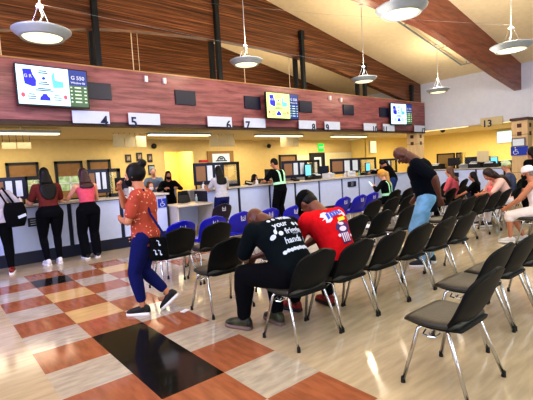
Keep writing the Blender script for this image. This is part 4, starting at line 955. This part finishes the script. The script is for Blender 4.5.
decal('print_letters', shape_mesh([[(-.13+.042*i, .07+.008*i), (-.10+.042*i, .08+.008*i), (-.095+.042*i, .155-.004*abs(i-3)), (-.125+.042*i, .145-.004*abs(i-3))] for i in range(6)]), h['shirt'], O, x, d, y, M_pb, h['root'], .006)
decal('print_banner', shape_mesh([[(-.02, .03), (.09, .04), (.09, .075), (-.02, .065)]]), h['shirt'], O, x, d, y, M_py, h['root'], .006)
decal('print_figure', shape_mesh([[(-.05, -.19), (.07, -.18), (.085, .0), (.03, .035), (-.03, .03), (-.07, -.02)], [(-.09, -.04), (-.06, .03), (-.05, -.06)], [(.08, -.04), (.12, .03), (.11, -.07)]]), h['shirt'], O, x, d, y, M_pp, h['root'], .003)
decal('print_stripes', shape_mesh([[(-.045+.028*i, -.17), (-.032+.028*i, -.17), (-.03+.028*i, -.085), (-.045+.028*i, -.085)] for i in range(4)]+[circ(0, -.045, .05, .025), circ(.0, .005, .035, .015), circ(-.07, -.1, .016), circ(.095, -.12, .014), circ(-.03, .018, .012)]), h['shirt'], O, x, d, y, M_pw, h['root'], .006)

# 3 standing man
MS = (5.44, 3.0, 0)
h = human('standing bald man in dark navy tee and light blue jeans looking down', MS, .5, 1.86, lean=(4, 30), neck=48, head=(60, 0), g=1.3, hips=1.02, top=1.05, belly=.02, skin='dark', shirt=C_navytee, sleeve=.5, pants=C_jeanl, pant_r=.028, cuff=.96, hem=-.40,
          hands=[(-.30, -.16, 1.0), (.24, .16, .96)], elbows=[(-1, -1, .1), (1, -.8, -.2)], feet=[(-.13, .05, .085), (.14, -.02, .085)], toes=[(-.2, 1, 0), (.3, 1, 0)], hair='bald', vox=.0085, palms=[(1, .2, 0), (-1, .2, 0)], shoes=mat('shoe_grey_black', s(30, 34, 44), .6), curl=.4)

# 4 walking woman in orange top
WO, rw = (1.80, 4.25, 0), .86
h = human('walking woman with black bun, orange patterned top and blue cropped trousers', WO, rw, 1.63, pz=.88, lean=(-2, 8), neck=16, head=(14, 0), g=1.09, hips=1.12, bust=1.1, belly=.02, skin='tan', shirt=C_orange, sleeve=.42, pants=C_bluepant, pant_r=.016, cuff=.86, hem=-.26,
          hands=[(-.03, .25, 1.05), (.02, .25, 1.37)], elbows=[(-1, -.5, -.6), (.5, .6, -1)], feet=[(-.07, .07, .075), (.07, -.19, .17)], toes=[(0, 1, 0), (0, 1, 0)], footpitch=(0, 40), knees=[(0, 1, 0), (0, 1, 0)], hair='bun', hairs=1.14, loose=.02, mask=C_mask, vox=.0085, curl=.9, palms=[(1, -.2, .1), (-.5, -1, .0)])
sp_polys = []; random.seed(3)
for i in range(40): sp_polys.append(star(random.uniform(-.2, .2), random.uniform(-.3, .26), .004, .011, 4))
for side_ in (V((-1, 0, 0)), V((-.6, -.8, 0))):
    O = h['spine'](.45)[0]; ex = V((0, 0, 1)).cross(side_).normalized()
    decal('floral_print', shape_mesh([q for q in sp_polys]), h['shirt'], O+side_*.1, -ex, V((0, 0, 1)), -side_, mat('print_cream', s(226, 170, 148), .8), h['root'], .003)
r = empty('handbag', world(WO, rw, (-.15, -.17, .74)), rw, 'black tote bag with white print hanging behind the walking woman', 'bag')
bm = bmesh.new(); secs = [(V((0, 0, -.13+.24*i/6)), (.04+.006*math.sin(i)), .10-.01*i/6, V((1, 0, 0)), V((0, 1, 0))) for i in range(7)]; loft(bm, secs, 20, 3.5); bg_ = build('pouch', bm, C_black, r, True)
bm = bmesh.new()
for q in ([(.06, .05), (.06, -.02), (.10, .0), (.09, -.05)],): pass
for yy, zz, kk in ((-.03, -.06, .7), (.02, -.055, .7), (-.02, .04, .75)): tube(bm, [(-.054, yy, zz), (-.054, yy, zz+.05*kk), (-.054, yy+.03*kk, zz+.06*kk)], .006, 6); ell(bm, (-.054, yy-.008, zz-.004), (.006, .012, .010))
build('white_print', bm, M_signw, r)
bm = bmesh.new(); tube(bm, [(0, .09, .11), (.03, .15, .35), (.06, .2, .5), (.08, .19, .62)], .012, 6); tube(bm, [(0, -.08, .11), (.0, .06, .36), (.05, .12, .54), (.08, .14, .62)], .012, 6); build('strap', bm, C_bluepant, r)

# 5,6 women at the counter
h = human('woman with long black hair in maroon tee and black leggings at the counter', (1.68, 8.12, 0), .02, 1.78, lean=(6, 14), neck=14, head=(16, 0), g=1.04, hips=1.18, top=.95, skin='light', shirt=C_maroon, sleeve=.42, pants=C_blackp, pant_r=.010, cuff=.95, hem=.2, waist=.3, slim=.95,
          hands=[(-.25, .44, 1.14), (.25, .44, 1.14)], elbows=[(-.3, -.3, -1), (.3, -.3, -1)], feet=[(-.10, 0, .08), (.10, .02, .08)], hair='verylong', shoes=M_shoew, bust=.9)
h = human('woman with dark red hair in pink top and wide black trousers at the counter', (2.34, 8.12, 0), .0, 1.74, lean=(4, 12), neck=14, head=(16, 8), g=1.0, hips=1.04, top=.96, skin='light', shirt=C_pink, sleeve=0, pants=C_blackp, pant_r=.031, cuff=.98, hem=.22, slim=.9, waist=.3,
          hands=[(-.30, .46, 1.14), (.20, .42, 1.13)], elbows=[(-.5, -.3, -1), (.3, -.3, -1)], hair='shoulder', hairm=M_hairr, shoes=M_shoeb)
# 7 person at left edge with bag
h = human('person in pale grey tee and black trousers cut by the left photo edge', (.86, 8.02, 0), -.1, 1.70, lean=(8, 16), neck=14, head=(16, 0), g=1.1, hips=1.05, skin='light', shirt=C_grey, sleeve=.5, pants=C_black, pant_r=.014, hands=[(-.24, .40, 1.15), (.24, .30, 1.02)], elbows=[(-1, -.4, -.6), (1, -.8, -.3)], feet=[(-.1, 0, .08), (.14, -.05, .08)], hair='short', shoes=M_shoer)
r = empty('shoulder_bag', (1.12, 7.98, .98), .2, 'black shoulder bag with white strip on the person at the left edge', 'bag')
bm = bmesh.new(); loft(bm, [(V((0, 0, -.2+.4*i/8)), .13+.05*math.sin(i/8*PI), .09+.03*math.sin(i/8*PI), V((1, 0, 0)), V((0, 1, 0))) for i in range(9)], 20, 3); build('pouch', bm, C_black, r, True)
bm = bmesh.new(); box(bm, (.07, -.12, -.03), (.13, .02, .05), (0, -.3, 0), .004); build('white_strip', bm, M_signw, r)
bm = bmesh.new(); tube(bm, [(-.1, 0, .18), (-.2, .02, .4), (-.14, .03, .46), (.0, 0, .2)], .015, 6); build('strap', bm, C_black, r)
# 8 woman in light grey shirt and jeans
h = human('woman with long black hair in light grey tee and dark blue jeans at the counter', (5.36, 8.1, 0), -.15, 1.66, lean=(5, 12), neck=12, head=(14, -15), g=.98, hips=1.02, top=.95, slim=.92, skin='tan', shirt=cloth('tee_light_grey', s(186, 188, 196)), sleeve=.4, pants=C_jeand, pant_r=.012, hem=.02, hands=[(-.22, .42, 1.14), (.22, .42, 1.14)], elbows=[(-.4, -.3, -1), (.4, -.3, -1)], hair='long', shoes=M_shoeb)
# 9 standing guard with vest
def vest(h, m=C_vest):
    sp_ = h['spine']; rt = h['root']
    def strip(pts, wd, nm):
        t = h['shirt'].data; bvh = BVHTree.FromPolygons([v.co for v in t.vertices], [tuple(p_.vertices) for p_ in t.polygons])
        bm = bmesh.new(); rs = []
        for c, dn in pts:
            hit = bvh.ray_cast(c-dn*.6, dn); q = hit[0] if hit[0] is not None else c; rs.append((q-dn*.006, dn))
        prev = None
        for k, (q, dn) in enumerate(rs):
            a = rs[min(k+1, len(rs)-1)][0]-rs[max(k-1, 0)][0]; sdv = a.normalized().cross(dn).normalized()
            ring = [q+sdv*wd-dn*.004, q-sdv*wd-dn*.004, q-sdv*wd+dn*.006, q+sdv*wd+dn*.006]; vs = [bm.verts.new(v) for v in ring]
            if prev:
                for i in range(4): bm.faces.new((prev[i], prev[(i+1) % 4], vs[(i+1) % 4], vs[i]))
            else: bm.faces.new(vs)
            prev = vs
        bm.faces.new(prev); build(nm, bm, m, rt)
    for sx in (-1, 1):
        for face in (1, -1):
            pts = []
            for t in [.96, .88, .78, .66, .54, .42, .3]:
                p, d, x, y = sp_(t); pts.append((p+x*sx*(.10-.035*(.96-t)/.66*(1 if face > 0 else 1)), y*face))
            strip(pts, .03, 'vest_strap')
    pts = []
    for k in range(25):
        p, d, x, y = sp_(.28); a = 2*PI*k/24; dn = -(x*math.cos(a)+y*math.sin(a)); pts.append((p, dn))
    strip(pts, .032, 'vest_belt')
h = human('standing security guard in black with pale green reflective vest straps', (7.22, 8.1, 0), .1, 1.80, lean=(6, 14), neck=16, head=(22, 20), g=1.1, hips=.98, skin='tan', shirt=C_black, sleeve=.48, pants=C_blackp, pant_r=.026, hands=[(-.26, .42, 1.15), (.2, .44, 1.15)], elbows=[(-1, -.5, -.6), (1, -.5, -.6)], hair='short', shoes=M_shoeb); vest(h)
# 10 leaning person at the counter end
h = human('person in dark jacket and blue jeans leaning on the counter end', (12.35, 8.0, 0), .35, 1.72, lean=(20, 42), neck=40, head=(40, 0), g=1.1, skin='tan', shirt=C_black, sleeve=.95, pants=cloth('jeans_mid', s(40, 64, 120), .2), pant_r=.028, hands=[(-.24, .72, 1.16), (.1, .74, 1.16)], elbows=[(-1, -.4, -.6), (1, -.4, -.6)], hair='pony', hairm=M_hairb)
# clerks behind the counter
def clerk(px, py, Yp, H, label, **kw):
    p = at(px, py, 1, Yp); return human(label, (p.x, Yp, 0), kw.pop('rz', PI), H, hands=[(-.16, .4, 1.14), (.16, .4, 1.14)], elbows=[(-1, -.4, -.6), (1, -.4, -.6)], vox=.013, **kw)
clerk(154, 180, 11.3, 1.74, 'clerk with short grey hair in blue grey shirt behind the counter', skin='light', shirt=C_shirtb, sleeve=.5, hair='short', hairm=M_hairg, g=1.1, lean=(0, 4), rz=PI-.5)
clerk(168, 180, 10.2, 1.62, 'masked clerk with long black hair in black top behind the counter', skin='tan', shirt=C_black, sleeve=.95, hair='long', mask=C_mask, lean=(2, 10), head=(18, 0), rz=PI-.3)
def seated_clerk(px, Yp, label, **kw):
    p = at(px, 190, 1, Yp)
    office_chair(p.x, Yp+.02, PI, kw.pop('chairlab')).location.z = .02
    return human(label, (p.x, Yp, 0), PI+kw.pop('dr', 0), 1.66, pz=.60, py=0, lean=(2, 8), hands=[(-.2, .38, .80), (.2, .38, .80)], elbows=[(-1, -.3, -1), (1, -.3, -1)], feet=[(-.1, .42, .085), (.1, .42, .085)], knees=[(-.1, 1, 1), (.1, 1, 1)], vox=.013, **kw)
seated_clerk(149, 9.55, 'seated clerk in white face mask beside the printer', mask=C_maskw, hair='long', hairm=M_hairbr, skin='light', shirt=C_grey, chairlab='office chair of the clerk in white mask')
seated_clerk(253, 9.75, 'seated clerk with long dark hair left of the guard', hair='long', skin='tan', mask=C_mask, shirt=C_black, dr=.4, chairlab='office chair of the dark haired clerk left of the guard')
# seated people in the hall
def sit(label, x, y, rz=0, H=1.66, **kw):
    a = dict(pz=.57, py=.2, lean=(4, 12), hands=[(-.15, .5, .62), (.15, .5, .62)], elbows=[(-1, -.4, -.6), (1, -.4, -.6)], feet=[(-.12, .62, .085), (.12, .62, .085)], knees=[(-.1, 1, 1), (.1, 1, 1)], vox=.011); a.update(kw)
    return human(label, (x, y, 0), rz, H, **a)
h = sit('seated guard with gold cap and blond hair holding a phone', 8.85, 5.7, .25, skin='light', shirt=C_black, sleeve=.9, hair='pony', hairm=M_hairbl, lean=(4, 10), head=(22, 0), hands=[(-.2, .46, .92), (.1, .42, .85)]); vest(h); cap(h, mat('cap_gold', s(214, 150, 50), .6))
phone_in(world((8.85, 5.7, 0), .25, (-.21, .54, .98)), (.9, 0, .25), 'mobile phone held up by the seated guard', M_white_p)
h = sit('seated person in rose pink top with brown hair behind the standing man', 9.95, 4.55, .2, skin='light', shirt=C_rose, sleeve=.6, hair='shoulder', hairm=M_hairbr, g=1.1, H=1.6)

h = sit('seated woman in cream pink top bending forward with very long dark hair', 9.66, 3.3, .75, skin='tan', shirt=C_cream, sleeve=.6, hair='verylong', hairs=1.12, hairw=1.6, hairm=mat('hair_dark_brown', s(44, 26, 22), .45, noise=.3, nscale=30), lean=(14, 40), neck=48, head=(48, 0), g=1.18, H=1.68, hands=[(-.1, .75, .7), (.15, .7, .66)], pants=C_white, pant_r=.02)
r = empty('pink_bag', world((9.66, 3.3, 0), .75, (-.1, .55, .66)), .3, 'coral pink handbag on the lap of the woman in cream', 'bag')
bm = bmesh.new(); loft(bm, [(V((0, 0, -.0+.2*i/6)), .17-.02*i/6, .07, V((1, 0, 0)), V((0, 1, 0))) for i in range(7)], 18, 3); build('pouch', bm, mat('bag_coral', s(214, 112, 110), .6), r, True); bm = bmesh.new(); tube(bm, [(.1*math.cos(PI*i/8), 0, .2+.1*math.sin(PI*i/8)) for i in range(9)], .01, 6); build('handle', bm, MATS['bag_coral'], r)
h = sit('small seated child with black bob haircut in dark top', 9.7, 3.98, .3, H=1.38, pz=.53, py=.15, skin='tan', shirt=C_black, hair='shoulder', lean=(2, 6), feet=[(-.1, .5, .1), (.1, .5, .1)])
put(blackchair, 9.7, 3.95, 'black chair under the small seated child', 'chairs in the fourth row')
h = sit('seated person in pale green and white cap near the right pillar', 10.95, 3.62, .3, skin='light', shirt=cloth('top_slate', s(80, 90, 120)), hair='short', hairm=M_hairbl, H=1.72); cap(h, mat('cap_green_white', s(190, 214, 170), .7, noise=.2, nscale=12), True)
put(blackchair, 10.95, 3.62, 'black chair under the person in green and white cap', 'chairs in the fourth row')
h = sit('seated woman in white sleeveless top and white cap at the right edge', 7.78, 2.12, .15, H=1.62, skin='tan', shirt=C_white, sleeve=0, pants=C_white, pant_r=.024, cuff=.56, hair='short', hairm=M_hairg, mask=C_mask, lean=(6, 16), head=(16, 0), g=1.08, hands=[(-.16, .62, .62), (.02, .6, .63)], feet=[(-.14, .58, .085), (.1, .42, .085)], shoes=M_shoew, vox=.009); cap(h, C_white, False)
p = at(532, 160, 1, 3.3); h = human('standing person in long black clothes beside the right pillar', (9.9, 3.0, 0), -.3, 1.66, lean=(2, 8), g=1.25, hips=1.2, skin='tan', shirt=C_black, sleeve=.95, pants=C_black, pant_r=.03, hem=-.5, hair='long')
# small things on the floor
bm = bmesh.new(); pp = at(185, 311, 2, .001); box(bm, (pp.x, pp.y, .004), (.1, .06, .004), (0, 0, .4)); tag(build('paper_scrap', bm, M_paper), 'small white paper scrap on the terracotta tile', 'paper')
r = empty('tote_bag', (6.05, 4.45, 0), .1, 'black and white checkered bag standing between the chair rows', 'bag')
mchk = bpy.data.materials.new('checkered'); mchk.use_nodes = True; _n = mchk.node_tree; _c = _n.nodes.new('ShaderNodeTexChecker'); _c.inputs['Scale'].default_value = 14; _t = _n.nodes.new('ShaderNodeTexCoord'); _n.links.new(_t.outputs['Object'], _c.inputs['Vector']); _c.inputs['Color1'].default_value = (.02, .02, .03, 1); _c.inputs['Color2'].default_value = (.75, .78, .8, 1); _n.links.new(_c.outputs[0], _n.nodes['Principled BSDF'].inputs['Base Color'])
bm = bmesh.new(); loft(bm, [(V((0, 0, .02+.4*i/6)), .15-.02*i/6, .08, V((1, 0, 0)), V((0, 1, 0))) for i in range(7)], 18, 3.5); build('pouch', bm, mchk, r, True)
bm = bmesh.new(); tube(bm, [(.09*math.cos(PI*i/8), 0, .41+.14*math.sin(PI*i/8)) for i in range(9)], .01, 6); build('handle', bm, C_black, r)

# ------------------------------------------------------------------ daylight and added fill lights
w = bpy.data.worlds.new('world'); bpy.context.scene.world = w; w.use_nodes = True
nt = w.node_tree; bg = nt.nodes['Background']; bg.inputs[0].default_value = (.75, .87, 1, 1); bg.inputs[1].default_value = 1.1
def area(n, loc, rot, sx, sy, e, c):
    L = bpy.data.lights.new(n, 'AREA'); L.shape = 'RECTANGLE'; L.size = sx; L.size_y = sy; L.energy = e; L.color = c
    o = bpy.data.objects.new(n, L); COL.objects.link(o); o.location = loc; o.rotation_euler = rot
area('window_daylight', (4, -7.4, 2.0), (PI/2, 0, 0), 18, 3.2, 640, (.84, .92, 1))
area('room_fill', (4.5, .6, 4.6), (0, 0, 0), 11, 5, 250, (1, .93, .82))  # added area light for overall ambience, not a fixture of the hall
area('room_fill', (8, 6.3, 4.1), (0, 0, 0), 11, 1.2, 150, (1, .93, .82))  # second ambient light, also added without a fixture
area('clerestory_fill', (3, 10.7, 2.9), (PI, 0, 0), 16, 2.2, 260, (1, .86, .66))  # unseen uplight added to brighten beams and ceiling behind the fascia
area('clerestory_fill', (8, 14, 2.95), (PI, 0, 0), 12, 1.5, 60, (1, .86, .62))  # another added uplight, farther back in the roof space
area('ceiling_fill', (5, 4.2, 3.0), (PI, 0, 0), 12, 1.6, 230, (1, .92, .76))  # added uplight that lifts the sloped ceiling, no real fixture
area('fascia_violet_fill', (-2.5, 4.5, 4.0), (PI/2+.1, 0, -.6), 3, 1, 380, (.5, .45, 1))  # added bluish violet light to tint the left of the fascia
area('side_cool_fill', (-5.8, 2.5, 2.2), (PI/2, 0, -PI/2), 8, 3, 340, (.66, .78, 1))  # cool light added from the left to brighten the counter fronts
sc = bpy.context.scene
sc.view_settings.view_transform = 'Standard'; sc.view_settings.look = 'None'; sc.view_settings.exposure = .24; sc.view_settings.gamma = .84
sc.cycles.max_bounces = 6; sc.cycles.use_denoising = True; sc.cycles.caustics_reflective = False; sc.cycles.caustics_refractive = False
sc.cycles.sample_clamp_indirect = 4
